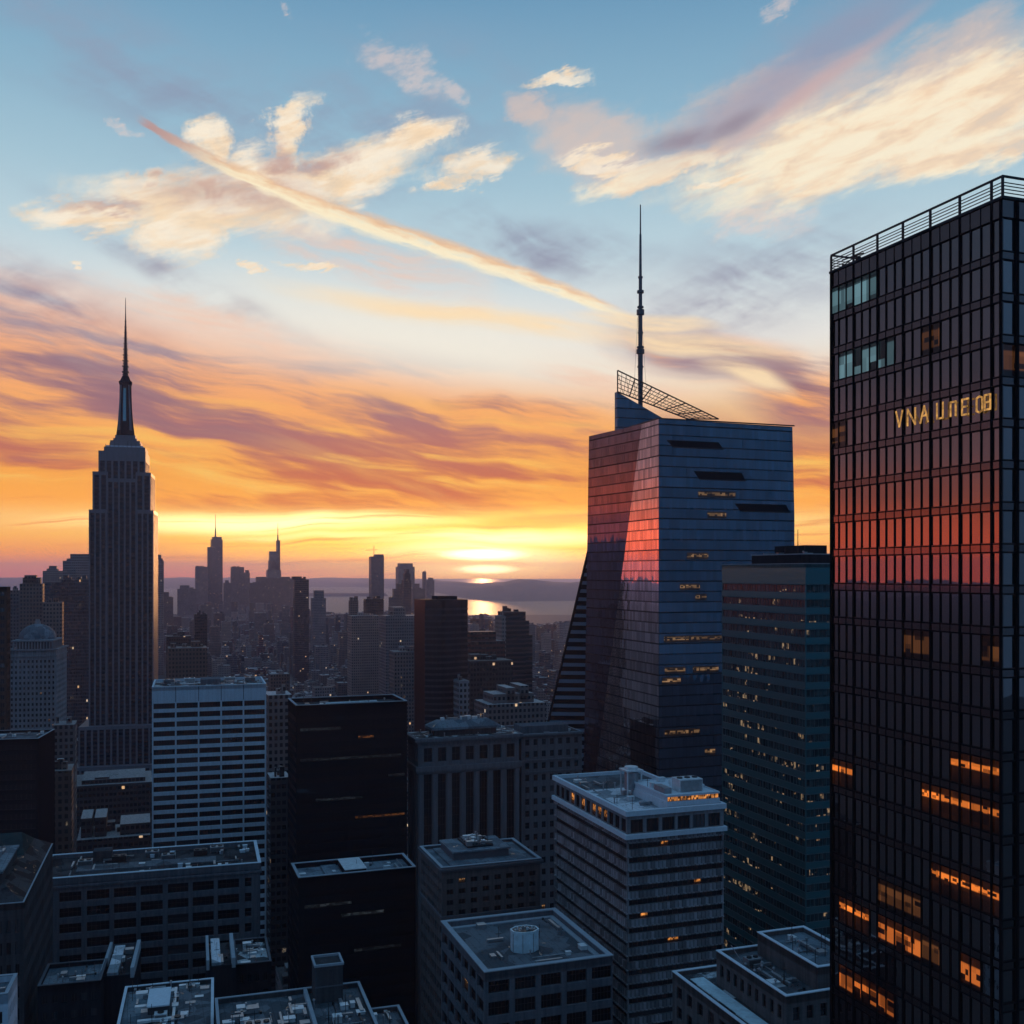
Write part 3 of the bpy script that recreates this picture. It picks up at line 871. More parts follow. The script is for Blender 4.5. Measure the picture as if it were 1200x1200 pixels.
mb.prism(ring, -1, 26, 0, 0, [(-1560 + (x + 1560) * .93, 9500 + (y - 9500) * .8) for x, y in ring])
tag(mb.build('island', 'far_land'), kind='structure')

# ------------------------------------------------------------------ haze: one even body of air over everything
mb = MB(); mb.box(-20000, 20000, -800, 28000, -3, 470)
hz = mb.build('haze', 'asphalt'); hz.data.materials.clear()
m = bpy.data.materials.new('haze_air'); m.use_nodes = True; nt = m.node_tree; nt.nodes.clear()
g = G(nt); o_ = g.n('ShaderNodeOutputMaterial'); pv = g.n('ShaderNodeVolumePrincipled')
pv.inputs['Color'].default_value = (0.50, 0.57, 1.0, 1); pv.inputs['Density'].default_value = HAZE_D
pv.inputs['Anisotropy'].default_value = 0.45
nt.links.new(pv.outputs[0], o_.inputs['Volume'])
m.cycles.homogeneous_volume = True if hasattr(m.cycles, 'homogeneous_volume') else None
hz.data.materials.append(m); tag(hz, kind='stuff')
# ================================================================== the dark glass tower at the frame's edge
glass('curtain_glass', (0.62, 0.60, 0.60), (0.010, 0.011, 0.013), rough=0.02, refl=0.27, wave=0.004, scale=0.5)
glass('curtain_spandrel', (0.50, 0.44, 0.44), (0.012, 0.012, 0.014), rough=0.06, refl=0.20, wave=0.006)
stone('curtain_frame', (0.014, 0.014, 0.017), rough=0.5, var=0.2, streak=0.05)
lit('office_bar', (1.0, 0.24, 0.035), 1.15, 0.55, 0.76, freq=(3.0, 5.0), gate=0.16, dim=0.35)
lit('office_full', (1.0, 0.24, 0.04), 0.55, 0.15, 0.7, freq=(1.2, 2.6), gate=0.30, dim=0.6)
lit('office_faint', (1.0, 0.36, 0.11), 0.10, 0.2, 0.8, freq=(1.2, 3.0), gate=0.2)
lit('office_sky_glow', (0.26, 0.50, 0.58), 0.42, 0.0, 0.85, freq=(1.2, 0.8), gate=0.3)  # cool emission paints sky light on the top panes, no room lamp
m, g, bb = new_mat('sign_light')
setb(g, bb, color=(0.1, 0.06, 0.02), rough=0.5, emit=(1.0, 0.50, 0.13), estr=g.lr(g.noise(pos(g), 2.2, 2.0), 0.3, 0.7, 0.15, 0.75))

B = Bld('glass_office_tower', 'tall dark curtain wall tower with glowing letters and a rooftop railing, reflecting the red sunset', 'skyscraper',
        1175, 1400, 233, 110.0, bl=974)
HEROES_VIS[B.root.name] = 1200
PITCH = 4.4
rows = storeys(B.H - 1.5, PITCH, 3.35, 0.55, 25)
bay = B.L / (6 + 1 / 3)
def tower_cols(n, length, start):
    out = []
    for i in range(n):
        a_ = start + i * bay / 3; c_ = a_ + bay / 3
        if c_ > length + .01: break
        out.append((a_ + 0.04, c_ - 0.04))
    return out
mb = MB(); ops = []
ops += facade(B, mb, 'left', 0, B.L, 40, B.H, tower_cols(19, B.L, 0), rows, 0, 0.10)
fb = B.W / 15
ops += facade(B, mb, 'front', 0, B.W, 40, B.H, [(i * fb + .09, (i + 1) * fb - .09) for i in range(15)], rows, 0, 0.10)
for fc in ('right', 'back'): facade(B, mb, fc, 0, B.flen(fc), 40, B.H, [], [], 0, 0)
mb.box(0.0, B.W, 0, B.L, 1.2, 40, skip='t')
mb.build('wall', 'curtain_spandrel', B.root)
# panes that are lit, found on the wall from where they show
LIT = [((1119, 895, 1182, 905), 'office_bar'), ((1082, 934, 1131, 944), 'office_bar'), ((1137, 950, 1185, 962), 'office_bar'),
       ((1092, 1016, 1186, 1040), 'office_bar'), ((1034, 1028, 1078, 1046), 'office_faint'), ((984, 1050, 1016, 1058), 'office_bar'),
       ((1036, 1074, 1078, 1092), 'office_full'), ((984, 1156, 1040, 1186), 'office_full'), ((1067, 752, 1085, 772), 'office_faint'),
       ((981, 905, 999, 909), 'office_bar'), ((977, 330, 1026, 346), 'office_sky_glow'), ((986, 404, 1040, 422), 'office_sky_glow'),
       ((1080, 394, 1100, 402), 'office_faint'), ((1152, 752, 1168, 772), 'office_faint'), ((978, 492, 986, 512), 'office_faint'),
       ((1080, 1124, 1092, 1136), 'office_faint'), ((1135, 1116, 1146, 1124), 'office_full'), ((1180, 425, 1199, 450), 'office_faint')]
boxes = []
for (x0, y0, x1, y1), mm in LIT:
    fc = 'front' if x0 >= 1176 else 'left'
    c_ = [B.hit(fc, x, y) for x in (x0, x1) for y in (y0, y1)]
    boxes.append((fc, min(q[0] for q in c_), max(q[0] for q in c_), (x0, y0, x1, y1), mm))
def pick(op):
    f, ca, cb, ra, rb, e = op
    for fc, s0, s1, (x0, y0, x1, y1), mm in boxes:
        if fc != f: continue
        if cb < s0 or ca > s1: continue
        # rows follow the wall's own lines: compare at the middle of the run
        q0 = B.hit(f, (x0 + x1) / 2, (y0 + y1) / 2)
        if mm in ('office_bar', 'office_full', 'office_faint', 'office_sky_glow') and ra - 0.4 < q0[1] < rb + 0.5:
            return mm
    return None
windows(B, ops, ('curtain_glass', 'curtain_frame'), pick, nm=0, fr=0.03, cap=100, name='window', tilt=0.0035)
def fin(face, u, w, d, z0, z1, name, mat='curtain_frame'):
    mb = MB(); fbox(B, mb, face, u - w / 2, u + w / 2, z0, z1, -d, -0.004); mb.build(name, mat, B.root)
z_lo = rows[0][0] - 3
for i in range(20):
    u = i * bay / 3
    major = (i % 3 == 1)
    if i == 0: fin('left', 0.14, 0.28, 0.22, z_lo, B.H, 'mullion')
    elif i == 19: fin('left', B.L - 0.14, 0.28, 0.22, z_lo, B.H, 'mullion')
    else: fin('left', u, 0.20 if major else 0.08, 0.11 if major else 0.05, z_lo, B.H, 'mullion')
for i in range(1, 16): fin('front', i * fb - (0.0 if i < 15 else .1), 0.3 if i % 3 == 1 else 0.13, 0.24 if i % 3 == 1 else 0.11, z_lo, B.H, 'mullion')
for (ra, rb) in rows:
    for zz, hh in ((rb + 0.02, 0.13), (ra - 0.17, 0.13)):
        mb = MB()
        fbox(B, mb, 'left', -0.07, B.L, zz, zz + hh, -0.045, -0.006)
        fbox(B, mb, 'front', 0.0, B.W, zz, zz + hh, -0.045, -0.006)
        mb.build('transom', 'curtain_frame', B.root)
# roof and its railing
mb = MB(); mb.box(-0.2, B.W + .2, -0.2, B.L + .2, B.H + 0.004, B.H + 0.30); mb.build('roof', 'roof_dark', B.root)
rl = empty('railing', (0, 0, B.H + 0.30), 0, B.root)
RH = 2.0
posts = [(0.0, bay / 3 + k * bay) for k in range(7)] + [(0.0, 0.0)] + [(k * fb * 3, 0.0) for k in range(1, 6)] + [(B.W, 0.0)]
for (x, y) in posts:
    mb = MB(); mb.box(x - .11, x + .11, y - .11, y + .11, 0, RH); mb.build('post', 'rail_metal', rl)
for k, zz in enumerate((0.35, 0.72, 1.08, 1.42, RH)):
    t = 0.05 if zz < RH else 0.12
    mb = MB()
    mb.box(-t, t, -t, B.L, zz, zz + 2 * t * .8); mb.box(t, B.W, -t, t, zz, zz + 2 * t * .8)
    mb.box(t, B.W, B.L - t, B.L + t, zz, zz + 2 * t * .8)
    mb.build('rail', 'rail_metal', rl)
rr = random.Random(3)
for k in range(12):
    y = B.L - 0.8 - rr.random() * bay * 1.0; x = 0.8 + rr.random() * 3
    mb = MB(); mb.box(x, x + rr.uniform(.2, .9), y - rr.uniform(.1, .5), y, 0.0, rr.uniform(.5, 1.5)); mb.build('gantry', 'rail_metal', rl)
mb = MB(); mb.tube((1.0, B.L - 1, 1.3), (1.0, B.L - bay * 1.15, 1.0), .09, .09, 6); mb.tube((1.0, B.L - 1, .5), (1.0, B.L - bay * 1.1, 1.3), .07, .07, 6); mb.build('gantry', 'rail_metal', rl)
# the letters
GL = {'V': [((0, 1), (.5, 0)), ((.5, 0), (1, 1))], 'N': [((0, 0), (0, 1)), ((0, 1), (1, 0)), ((1, 0), (1, 1))],
      'A': [((0, 0), (.5, 1)), ((.5, 1), (1, 0)), ((.25, .42), (.75, .42))], 'U': [((0, 1), (0, 0)), ((0, 0), (1, 0)), ((1, 0), (1, 1))],
      'M': [((0, 0), (0, 1)), ((0, 1), (.5, .45)), ((.5, .45), (1, 1)), ((1, 1), (1, 0))],
      'I': [((.3, 0), (.3, 1)), ((.7, 1), (.7, 0)), ((.3, 1), (.7, 1))],
      'E': [((1, 1), (0, 1)), ((0, 1), (0, 0)), ((0, 0), (1, 0)), ((0, .52), (.8, .52))],
      'D': [((0, 0), (0, 1)), ((0, 1), (.7, 1)), ((.7, 1), (1, .7)), ((1, .7), (1, .3)), ((1, .3), (.7, 0)), ((.7, 0), (0, 0))],
      '0': [((0, .1), (0, .9)), ((0, .9), (.5, 1)), ((.5, 1), (1, .9)), ((1, .9), (1, .1)), ((1, .1), (.5, 0)), ((.5, 0), (0, .1))],
      '8': [((0, 0), (0, 1)), ((0, 1), (1, 1)), ((1, 1), (1, 0)), ((1, 0), (0, 0)), ((0, .5), (1, .5))]}
sg = empty('sign', (0, 0, 0), 0, B.root)
for ch, xa, xb, yb, yt in (('V', 1052.5, 1060, 501, 481), ('N', 1066, 1075, 499, 478), ('A', 1081, 1090, 496, 475), ('U', 1100.5, 1107.5, 491, 471.5),
                           ('I', 1112, 1127, 489, 469.5), ('E', 1130, 1137.5, 486.5, 467), ('0', 1147, 1153.5, 484, 464), ('8', 1156.5, 1163, 480.5, 462)):
    s0, zb = B.hit('left', xa, yb); s1, zt = B.hit('left', xb, yt)
    mb = MB()
    w_ = 0.10
    for (p0, p1) in GL[ch]:
        a_ = Vector((s0 + (s1 - s0) * p0[0], zb + (zt - zb) * p0[1])); c_ = Vector((s0 + (s1 - s0) * p1[0], zb + (zt - zb) * p1[1]))
        d = (c_ - a_).normalized(); nrm = Vector((-d.y, d.x)) * w_; a_ -= d * w_ * .6; c_ += d * w_ * .6
        q = [a_ + nrm, c_ + nrm, c_ - nrm, a_ - nrm]
        mb.poly([(-0.34, v.x, v.y) for v in q]); mb.poly([(-0.26, v.x, v.y) for v in q[::-1]])
        for i in range(4):
            j = (i + 1) % 4
            mb.quad((-0.26, q[i].x, q[i].y), (-0.26, q[j].x, q[j].y), (-0.34, q[j].x, q[j].y), (-0.34, q[i].x, q[i].y))
    mb.build('letter', 'sign_light', sg)

# ================================================================== the faceted blue tower with the spire
def facet_glass(name, tint, body, refl, litp=0.0):
    m, g, b = new_mat(name); nt = g.nt
    uv = g.n('ShaderNodeUVMap').outputs[0]
    u, v, _ = g.sep(uv)
    fv = g.m('FRACT', g.div(v, 4.2)); fu = g.m('FRACT', g.div(u, 1.55)); fu4 = g.m('FRACT', g.div(u, 6.2))
    hl = g.ss(fv, 0.0, 0.02); hl = g.mul(g.m('GREATER_THAN', fv, 0.13), 1.0)
    ml = g.m('GREATER_THAN', fu, 0.10); m4 = g.m('GREATER_THAN', fu4, 0.04)
    line = g.mul(g.lr(hl, 0, 1, 0.30, 1.0), g.mul(g.lr(ml, 0, 1, 0.72, 1.0), g.lr(m4, 0, 1, 0.7, 1.0)))
    floor2 = g.m('FRACT', g.div(v, 12.6)); line = g.mul(line, g.lr(g.m('GREATER_THAN', floor2, 0.045), 0, 1, 0.45, 1.0))
    cell = g.white(g.xyz(g.m('FLOOR', g.div(u, 1.55)), g.m('FLOOR', g.div(v, 4.2)), 2.0))
    fl = g.white(g.xyz(5.0, g.m('FLOOR', g.div(v, 4.2)), 7.0))
    k = g.mul(line, g.mul(g.lr(cell, 0, 1, 0.74, 1.16), g.lr(fl, 0, 1, 0.82, 1.1)))
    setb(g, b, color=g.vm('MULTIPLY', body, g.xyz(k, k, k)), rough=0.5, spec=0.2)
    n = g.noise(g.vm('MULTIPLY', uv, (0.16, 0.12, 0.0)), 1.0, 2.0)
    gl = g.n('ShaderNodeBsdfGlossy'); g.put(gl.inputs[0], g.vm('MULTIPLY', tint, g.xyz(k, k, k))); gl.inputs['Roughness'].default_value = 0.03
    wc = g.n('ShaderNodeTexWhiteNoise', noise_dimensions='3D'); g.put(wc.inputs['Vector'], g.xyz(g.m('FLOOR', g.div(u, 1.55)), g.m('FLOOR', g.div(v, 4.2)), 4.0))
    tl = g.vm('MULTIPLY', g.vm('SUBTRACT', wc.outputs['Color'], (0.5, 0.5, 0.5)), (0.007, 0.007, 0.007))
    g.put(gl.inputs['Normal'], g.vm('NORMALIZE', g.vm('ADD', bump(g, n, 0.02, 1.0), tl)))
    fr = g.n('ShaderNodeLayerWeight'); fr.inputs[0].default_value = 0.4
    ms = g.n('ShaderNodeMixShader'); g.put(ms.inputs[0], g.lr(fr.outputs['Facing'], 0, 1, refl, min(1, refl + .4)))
    nt.links.new(b.outputs[0], ms.inputs[1]); nt.links.new(gl.outputs[0], ms.inputs[2])
    out = [q for q in nt.nodes if q.type == 'OUTPUT_MATERIAL'][0]
    nt.links.new(ms.outputs[0], out.inputs['Surface'])
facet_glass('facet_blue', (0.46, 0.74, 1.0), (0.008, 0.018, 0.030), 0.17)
facet_glass('facet_sunlit', (1.0, 0.92, 0.92), (0.010, 0.022, 0.034), 0.46)  # same glass, brighter tint and mirror paint the facet catching the sunset
facet_glass('facet_shade', (0.44, 0.50, 0.68), (0.010, 0.016, 0.026), 0.15)  # same glass dimmed, so the darker facet's shade is in its colour
lit('facet_lit', (1.0, 0.56, 0.26), 0.26, 0.35, 0.8, freq=(1.6, 2.4), gate=0.45)
T = Bld('faceted_glass_tower', 'blue faceted glass skyscraper with a sloping lattice crown, dark slots and a tall spire', 'skyscraper',
        772, 931, 491, 420.0, bl=690, vis=905)
H = T.H
sT = T.hit('left', 752, 497)[0]
s2, z2 = T.hit('left', 700, 890)
St = Vector((0, sT, H)); S2 = Vector((0, s2, z2))
ld = (S2 - St).normalized()
Sb = St + ld * (H - 1.2) / (-ld.z)
nB = Vector((-1, 0, 0))
nA = Matrix.Rotation(R(7.5), 3, ld) @ nB
if nA.y > 0: nA = Matrix.Rotation(R(-7.5), 3, ld) @ nB      # turned a little towards the camera
def plane_hit(n, p0, px, py):
    d = Vector(((px - 600.0) / F_PX, 1.0, (HZ - py) / F_PX)); d = Vector((d.dot(T.r), d.dot(T.a), d.z))
    o = Vector((0, 0, CAM_H)) - T.o; o = Vector((o.dot(T.r), o.dot(T.a), o.z))
    return o + d * ((p0 - o).dot(n) / d.dot(n))
q1 = plane_hit(nA, St, 690, 520); q2 = plane_hit(nA, St, 684.5, 880)
ed = (q2 - q1).normalized()
Lt = q1 + ed * ((H - q1.z) / ed.z); Lb = q1 + ed * ((1.2 - q1.z) / ed.z)
W = T.W
u1 = T.hit('front', 808, 492)[0]; zr = T.hit('front', 931, 604)[1]
def part_mesh(name, polys, mat, uvax):
    mb = MB()
    for pl in polys:
        mb.poly(pl, 0, [((Vector(q) - Vector(pl[0])).dot(uvax), q[2]) for q in pl])
    return mb.build(name, mat, T.root)
yb = max(Lt.y, Lb.y) + 1.0
part_mesh('glass_facet', [[(0, 0, 1.2), Sb, St, (0, 0, H)]], 'facet_sunlit', Vector((0, 1, 0)))
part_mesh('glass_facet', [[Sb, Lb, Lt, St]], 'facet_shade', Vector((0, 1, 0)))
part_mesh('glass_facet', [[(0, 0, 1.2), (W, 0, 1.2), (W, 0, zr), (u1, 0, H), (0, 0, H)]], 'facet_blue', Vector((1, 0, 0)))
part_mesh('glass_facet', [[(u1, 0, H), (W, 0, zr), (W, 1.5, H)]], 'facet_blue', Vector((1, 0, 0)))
mb = MB()
mb.poly([(W, 0, 1.2), (W, yb, 1.2), (W, yb, H), (W, 1.5, H), (W, 0, zr)])
mb.poly([(W, yb, 1.2), (Lb.x, Lb.y, 1.2), (Lt.x, Lt.y, H), (W, yb, H)])
mb.build('rear_wall', 'dark_panel', T.root)
mb = MB(); mb.poly([(0, 0, H), (u1, 0, H), (W, 1.5, H), (W, yb, H), tuple(Lt), tuple(St)]); mb.build('roof', 'roof_dark', T.root)
mb = MB()
mb.box(0.0, W, -0.12, 0.3, H + .004, H + 0.5); mb.box(-0.12, 0.3, 0.3, Lt.y, H + .004, H + .5); mb.build('coping', 'rail_metal', T.root)
for (xa, xb, ya, yb_, cut) in ((781, 848, 515.5, 527, 6), (813, 874, 552, 564, 5), (861, 926, 590, 601, 5)):
    a0, zt = T.hit('front', xa, ya); a1, zb_ = T.hit('front', xb, yb_); a2 = T.hit('front', xa + cut + 2, yb_)[0]; a3 = T.hit('front', xb - cut, ya)[0]
    mb = MB()
    q = [(a0, zt), (a3, zt), (a1, zb_), (a2, zb_)]
    mb.poly([(x, -0.05, z) for x, z in q])
    for i in range(4):
        j = (i + 1) % 4
        mb.quad((q[i][0], -0.05, q[i][1]), (q[j][0], -0.05, q[j][1]), (q[j][0], 0.4, q[j][1]), (q[i][0], 0.4, q[i][1]))
    sl_ = mb.build('slot_shade_panel', 'black_panel', T.root)  # flat black panel paints a recess's shade; the wall is not cut
    mb = MB(); mb.box(a2, a1, -0.3, -0.055, zb_ - 0.05, zb_ + 0.35); mb.build('sill', 'dark_metal', sl_)
for (xa, xb, ya, yb_) in ((818, 862, 579, 584), (829, 851, 592, 598), (805, 830, 638, 646), (797, 820, 675, 682), (779, 803, 778, 786), (812, 842, 778, 786),
                          (776, 798, 793, 800), (779, 820, 849, 857), (815, 828, 698, 701), (826, 838, 872, 877), (778, 808, 751, 754), (806, 846, 749, 752)):
    a0, zt = T.hit('front', xa, ya); a1, zb_ = T.hit('front', xb, yb_)
    zf = math.floor(zb_ / 4.2) * 4.2 + 0.75
    mb = MB(); mb.quad((a0, -0.03, zf), (a1, -0.03, zf), (a1, -0.03, zf + 2.7), (a0, -0.03, zf + 2.7), 0, [(0, 0), (1, 0), (1, 1), (0, 1)])
    mb.quad((a0, -0.03, zf), (a1, -0.03, zf), (a1, 0.1, zf), (a0, 0.1, zf)); mb.quad((a0, -0.03, zf + 2.7), (a1, -0.03, zf + 2.7), (a1, 0.1, zf + 2.7), (a0, 0.1, zf + 2.7))
    mb.build('lit_window', 'facet_lit', T.root)
# crown wedge and lattice screen
yc_ = T.hit('left', 722, 505)[0]
def fpl(px, py, y):
    q = plane_hit(Vector((0, 1, 0)), Vector((0, y, 0)), px, py); return q.x, q.z
x0, z0_ = fpl(722, 459, yc_); x1, _ = fpl(812, 492, yc_)
x0 = max(0.5, x0)
mb = MB()
fr_ = [(x0, H + .01), (x1, H + .01), (x0, z0_)]
mb.poly([(x, yc_, z) for x, z in fr_]); mb.poly([(x, yc_ + 2.5, z) for x, z in fr_[::-1]])
for i in range(3):
    j = (i + 1) % 3
    mb.quad((fr_[i][0], yc_, fr_[i][1]), (fr_[i][0], yc_ + 2.5, fr_[i][1]), (fr_[j][0], yc_ + 2.5, fr_[j][1]), (fr_[j][0], yc_, fr_[j][1]))
mb.build('crown', 'facet_blue', T.root)
ls = empty('lattice_screen', (0, 0, 0), 0, T.root)
x0t, z0t = fpl(722, 434, yc_ - .5); x1t, z1t = fpl(842, 491, yc_ - .5)
x0b, z0b = fpl(722, 459, yc_ - .5); x1b, z1b = fpl(806, 491, yc_ - .5)
x0t = x0b = x0
y_ = yc_ - 0.5
L2 = lambda a_, b_, t: (a_[0] + (b_[0] - a_[0]) * t, a_[1] + (b_[1] - a_[1]) * t)
tp = ((x0t, z0t), (x1t, z1t)); bt = ((x0b, z0b), (x1b, z1b))
for k, t in enumerate((0.0, 0.2, 0.4, 0.6, 0.8, 1.0)):
    a_ = L2(tp[0], bt[0], t); c_ = L2(tp[1], bt[1], t)
    mb = MB(); r_ = 0.32 if t in (0.0, 1.0) else 0.16
    mb.tube((a_[0], y_, a_[1]), (c_[0], y_, c_[1]), r_, r_, 5); mb.build('beam', 'rail_metal', ls)
for k in range(25):
    t = k / 24
    a_ = L2(*tp, t); c_ = L2(*bt, t); big = k % 4 == 0
    mb = MB(); r_ = 0.3 if big else 0.11
    mb.tube((a_[0], y_, a_[1]), (c_[0], y_, c_[1]), r_, r_, 5)
    mb.build('post', 'rail_metal', ls)
    if k < 24 and k % 2 == 0:
        c2 = L2(*bt, (k + 2) / 24); mb = MB(); mb.tube((a_[0], y_ + .3, a_[1]), (c2[0], y_ + .3, c2[1]), .1, .1, 5); mb.build('brace', 'rail_metal', ls)
# spire
xs, zs = fpl(750.5, 470, yc_ + 2); ys_ = yc_ + 2
zz = lambda py: fpl(750.5, py, ys_)[1]
ppm = (T.w(xs, ys_, 0).y) / F_PX
sp = empty('spire', (xs, ys_, 0), 0, T.root)
for (ya, yb_, wa, wb) in ((500, 412, 5.6, 6.0), (412, 365, 5.2, 5.0), (365, 325, 4.6, 4.2), (325, 275, 3.6, 2.6), (275, 240, 2.0, 1.3)):
    mb = MB(); mb.tube((0, 0, zz(ya)), (0, 0, zz(yb_) + .02), wa * ppm / 2, wb * ppm / 2, 8); mb.build('mast', 'spire_metal', sp)
for (yc2, w_, h_) in ((412, 9.5, 5), (407, 8.5, 2), (366, 9, 6), (360, 7.5, 2), (342, 8, 3), (325, 5.5, 2), (430, 7.5, 1.5), (390, 6.8, 1.5)):
    mb = MB(); mb.tube((0, 0, zz(yc2 + h_ / 2)), (0, 0, zz(yc2 - h_ / 2)), w_ * ppm / 2, w_ * ppm / 2, 10); mb.build('collar', 'spire_metal', sp)
for sx in (-1, 1):
    mb = MB(); mb.tube((sx * 1.0 - .3, 0.2, zz(372)), (sx * 3.0, 0.2, zz(455)), .05, .05, 4); mb.build('stay', 'rail_metal', sp)
for k in range(26):
    mb = MB() if k % 13 == 0 else mb
    yk = 372 + k * 2.7; mb.box(-1.25, -0.8, -.15, .15, zz(yk), zz(yk) + .3)
    if k % 13 == 12: mb.build('ladder', 'spire_metal', sp)
# louvred wing behind, with its slanting edge
pz = max(T.w(*q)[1] for q in (Lt, Lb, Sb, S2)) + 3
def wp(px, py, y): return at(px, py, y)
lw = empty('louvred_wing', tuple(T.root.location), 0, T.root); lw.location = (0, 0, 0)
inv = Matrix.Rotation(-T.th, 3, 'Z')
loc = lambda v: tuple(inv @ (v - T.o))
c1 = [wp(696, 636, pz), wp(690.5, 636, pz), wp(642, 848, pz), wp(618, 960, pz), wp(696, 960, pz)]
mb = MB()
f1 = [loc(q) for q in c1]; bk = [loc(q + Vector((2, 22, 0))) for q in c1]
mb.poly(f1); mb.poly(bk[::-1])
for i in range(5):
    j = (i + 1) % 5; mb.quad(f1[i], f1[j], bk[j], bk[i])
mb.build('wing_wall', 'black_panel', lw)
for k in range(26):
    py = 652 + k * 9.6
    xa = 691 - (py - 640) * (691 - 643.5) / 200.0 + 1.6
    q = [wp(xa, py, pz - .6), wp(694, py + .6, pz - .6), wp(694, py + 4.6, pz - 1.3), wp(xa - 1, py + 4.2, pz - 1.3)]
    mb = MB(); a_ = [loc(v) for v in q]; c_ = [loc(v + Vector((0, 1.0, 0))) for v in q]
    mb.poly(a_); mb.poly(c_[::-1])
    for i in range(4):
        j = (i + 1) % 4; mb.quad(a_[i], a_[j], c_[j], c_[i])
    mb.build('louvre', 'white_louvre', lw)
mb = MB(); mb.tube(loc(wp(690.5, 640, pz - 1)), loc(wp(641, 852, pz - 1)), .55, .55, 6); mb.build('edge_beam', 'black_panel', lw)

# ================================================================== the teal banded tower
m, g, bb = new_mat('teal_ribbon'); nt = g.nt
P_ = pos(g); px_, py_, pz_ = g.sep(P_)
along = g.add(g.mul(px_, math.cos(TH)), g.mul(py_, math.sin(TH))); along2 = g.sub(g.mul(py_, math.cos(TH)), g.mul(px_, math.sin(TH)))
cellv = g.xyz(g.m('FLOOR', g.div(along, 1.2)), g.m('FLOOR', g.div(along2, 1.2)), g.m('FLOOR', g.div(pz_, 2.15)))
cw = g.white(cellv); clus = g.noise(g.vm('MULTIPLY', P_, (0.05, 0.05, 0.23)), 1.0, 2.0)
fine = g.white(g.vm('FLOOR', g.vm('MULTIPLY', P_, (1.6, 1.6, 1.2))))
on = g.mul(g.m('GREATER_THAN', g.add(g.mul(clus, 0.8), g.mul(cw, 0.35)), 0.76), g.ss(fine, 0.2, 0.9))
setb(g, bb, color=g.mix(cw, (0.010, 0.022, 0.025), (0.035, 0.075, 0.085)), rough=0.2, ior=1.5, spec=0.3, emit=g.mix(cw, (1.0, 0.46, 0.15), (1.0, 0.68, 0.36)), estr=g.mul(on, 0.26))
glass('teal_panel', (0.10, 0.42, 0.48), (0.028, 0.125, 0.145), rough=0.12, refl=0.07, wave=0.03, scale=0.8)
stone('teal_trim', (0.085, 0.16, 0.18), rough=0.5, var=0.2)
B = Bld('banded_glass_tower', 'teal glass tower with horizontal bands and scattered warm lights, beside the dark curtain wall tower', 'skyscraper',
        944, 1012, 662, 300.0, bl=846, vis=1110)
HEROES_VIS[B.root.name] = 1110
rows = storeys(B.H - 4.4, 4.3, 2.25, 0.7, 34)
mb = MB(); ops = []
ops += facade(B, mb, 'left', 0, B.L, 10, B.H, [(0.35, B.L - 0.35)], rows, 0, 0.25)
ops += facade(B, mb, 'front', 0, B.W, 10, B.H, [(0.35, B.W - 0.35)], rows, 0, 0.25)
for fc in ('right', 'back'): facade(B, mb, fc, 0, B.flen(fc), 10, B.H, [], [], 0, 0)
mb.box(0, B.W, 0, B.L, 1.2, 10, skip='t')
mb.build('wall', 'teal_panel', B.root)
opl = [o for o in ops if o[0] == 'left']; opf = [o for o in ops if o[0] == 'front']
windows(B, opl, ('teal_ribbon', 'teal_trim'), nm=int(B.L / 1.5), fr=0.09, cap=60, name='window_band')
windows(B, opf, ('teal_ribbon', 'teal_trim'), nm=int(B.W / 1.5), fr=0.09, cap=40, name='window_band')
for (ra, rb) in rows:
    mb = MB(); fbox(B, mb, 'left', -0.14, B.L, rb + .05, rb + .25, -0.14, -0.004); fbox(B, mb, 'front', 0, B.W, rb + .05, rb + .25, -0.14, -0.004); mb.build('ledge', 'teal_trim', B.root)
flat_roof(B, B.H + .35, 0, B.W, 0, B.L, 'teal_trim', 'roof_dark', 'coping_grey', ph=.5)
mb = MB(); zt = B.zof(650, 6, 12); mb.box(4, B.W - 1, 8, B.L * .75, B.H - .1, zt); mb.build('penthouse', 'dark_panel', B.root)
mb = MB(); mb.ring(3.9, B.W - .9, 7.9, B.L * .75 + .1, .3, zt + .003, zt + .3); mb.build('coping', 'coping_grey', B.root)
mb = MB(); mb.box(B.W * .55, B.W * .95, B.L * .35, B.L * .7, zt + .004, zt + 3); mb.build('plant_room', 'dark_panel', B.root)
mb = MB(); q = B.rooft(935, 650, zt); mb.tube((q[0], q[1], zt), (q[0], q[1], zt + 7.5), .16, .08, 6); mb.build('aerial', 'rail_metal', B.root)
vents(B, 5, B.W - 3, 9, B.L * .7, zt, 9, 4, 'unit_metal')

# ================================================================== the striped office block
m, g, bb = new_mat('precast_band')
P_ = pos(g); px_, py_, pz_ = g.sep(P_)
along = g.add(g.mul(px_, math.cos(TH)), g.mul(py_, math.sin(TH))); along2 = g.sub(g.mul(py_, math.cos(TH)), g.mul(px_, math.sin(TH)))
fa = g.m('FRACT', g.div(g.add(along, along2), 1.1)); cw = g.white(g.xyz(g.m('FLOOR', g.div(g.add(along, along2), 1.1)), g.m('FLOOR', g.div(pz_, 3.5)), 1.0))
k = g.mul(g.lr(g.m('GREATER_THAN', fa, 0.22), 0, 1, 0.35, 1.0), g.lr(cw, 0, 1, 0.45, 1.2)); nn = g.noise(P_, 0.8, 4.0, 0.6)
k = g.mul(k, g.lr(nn, .3, .7, .75, 1.15))
setb(g, bb, color=g.vm('MULTIPLY', (0.24, 0.25, 0.275), g.xyz(k, k, k)), rough=0.8)
B = Bld('striped_office_block', 'office block striped with ledges, its pale roof carrying a tank and a lit penthouse', 'office building',
        735, 848, 951, 260.0, bl=650)
H = B.H
mb = MB(); ops = []
PT = 3.5
cf = spans(0.5, B.W - .5, 6, .80); cl = spans(0.5, B.L - .5, 13, .82)
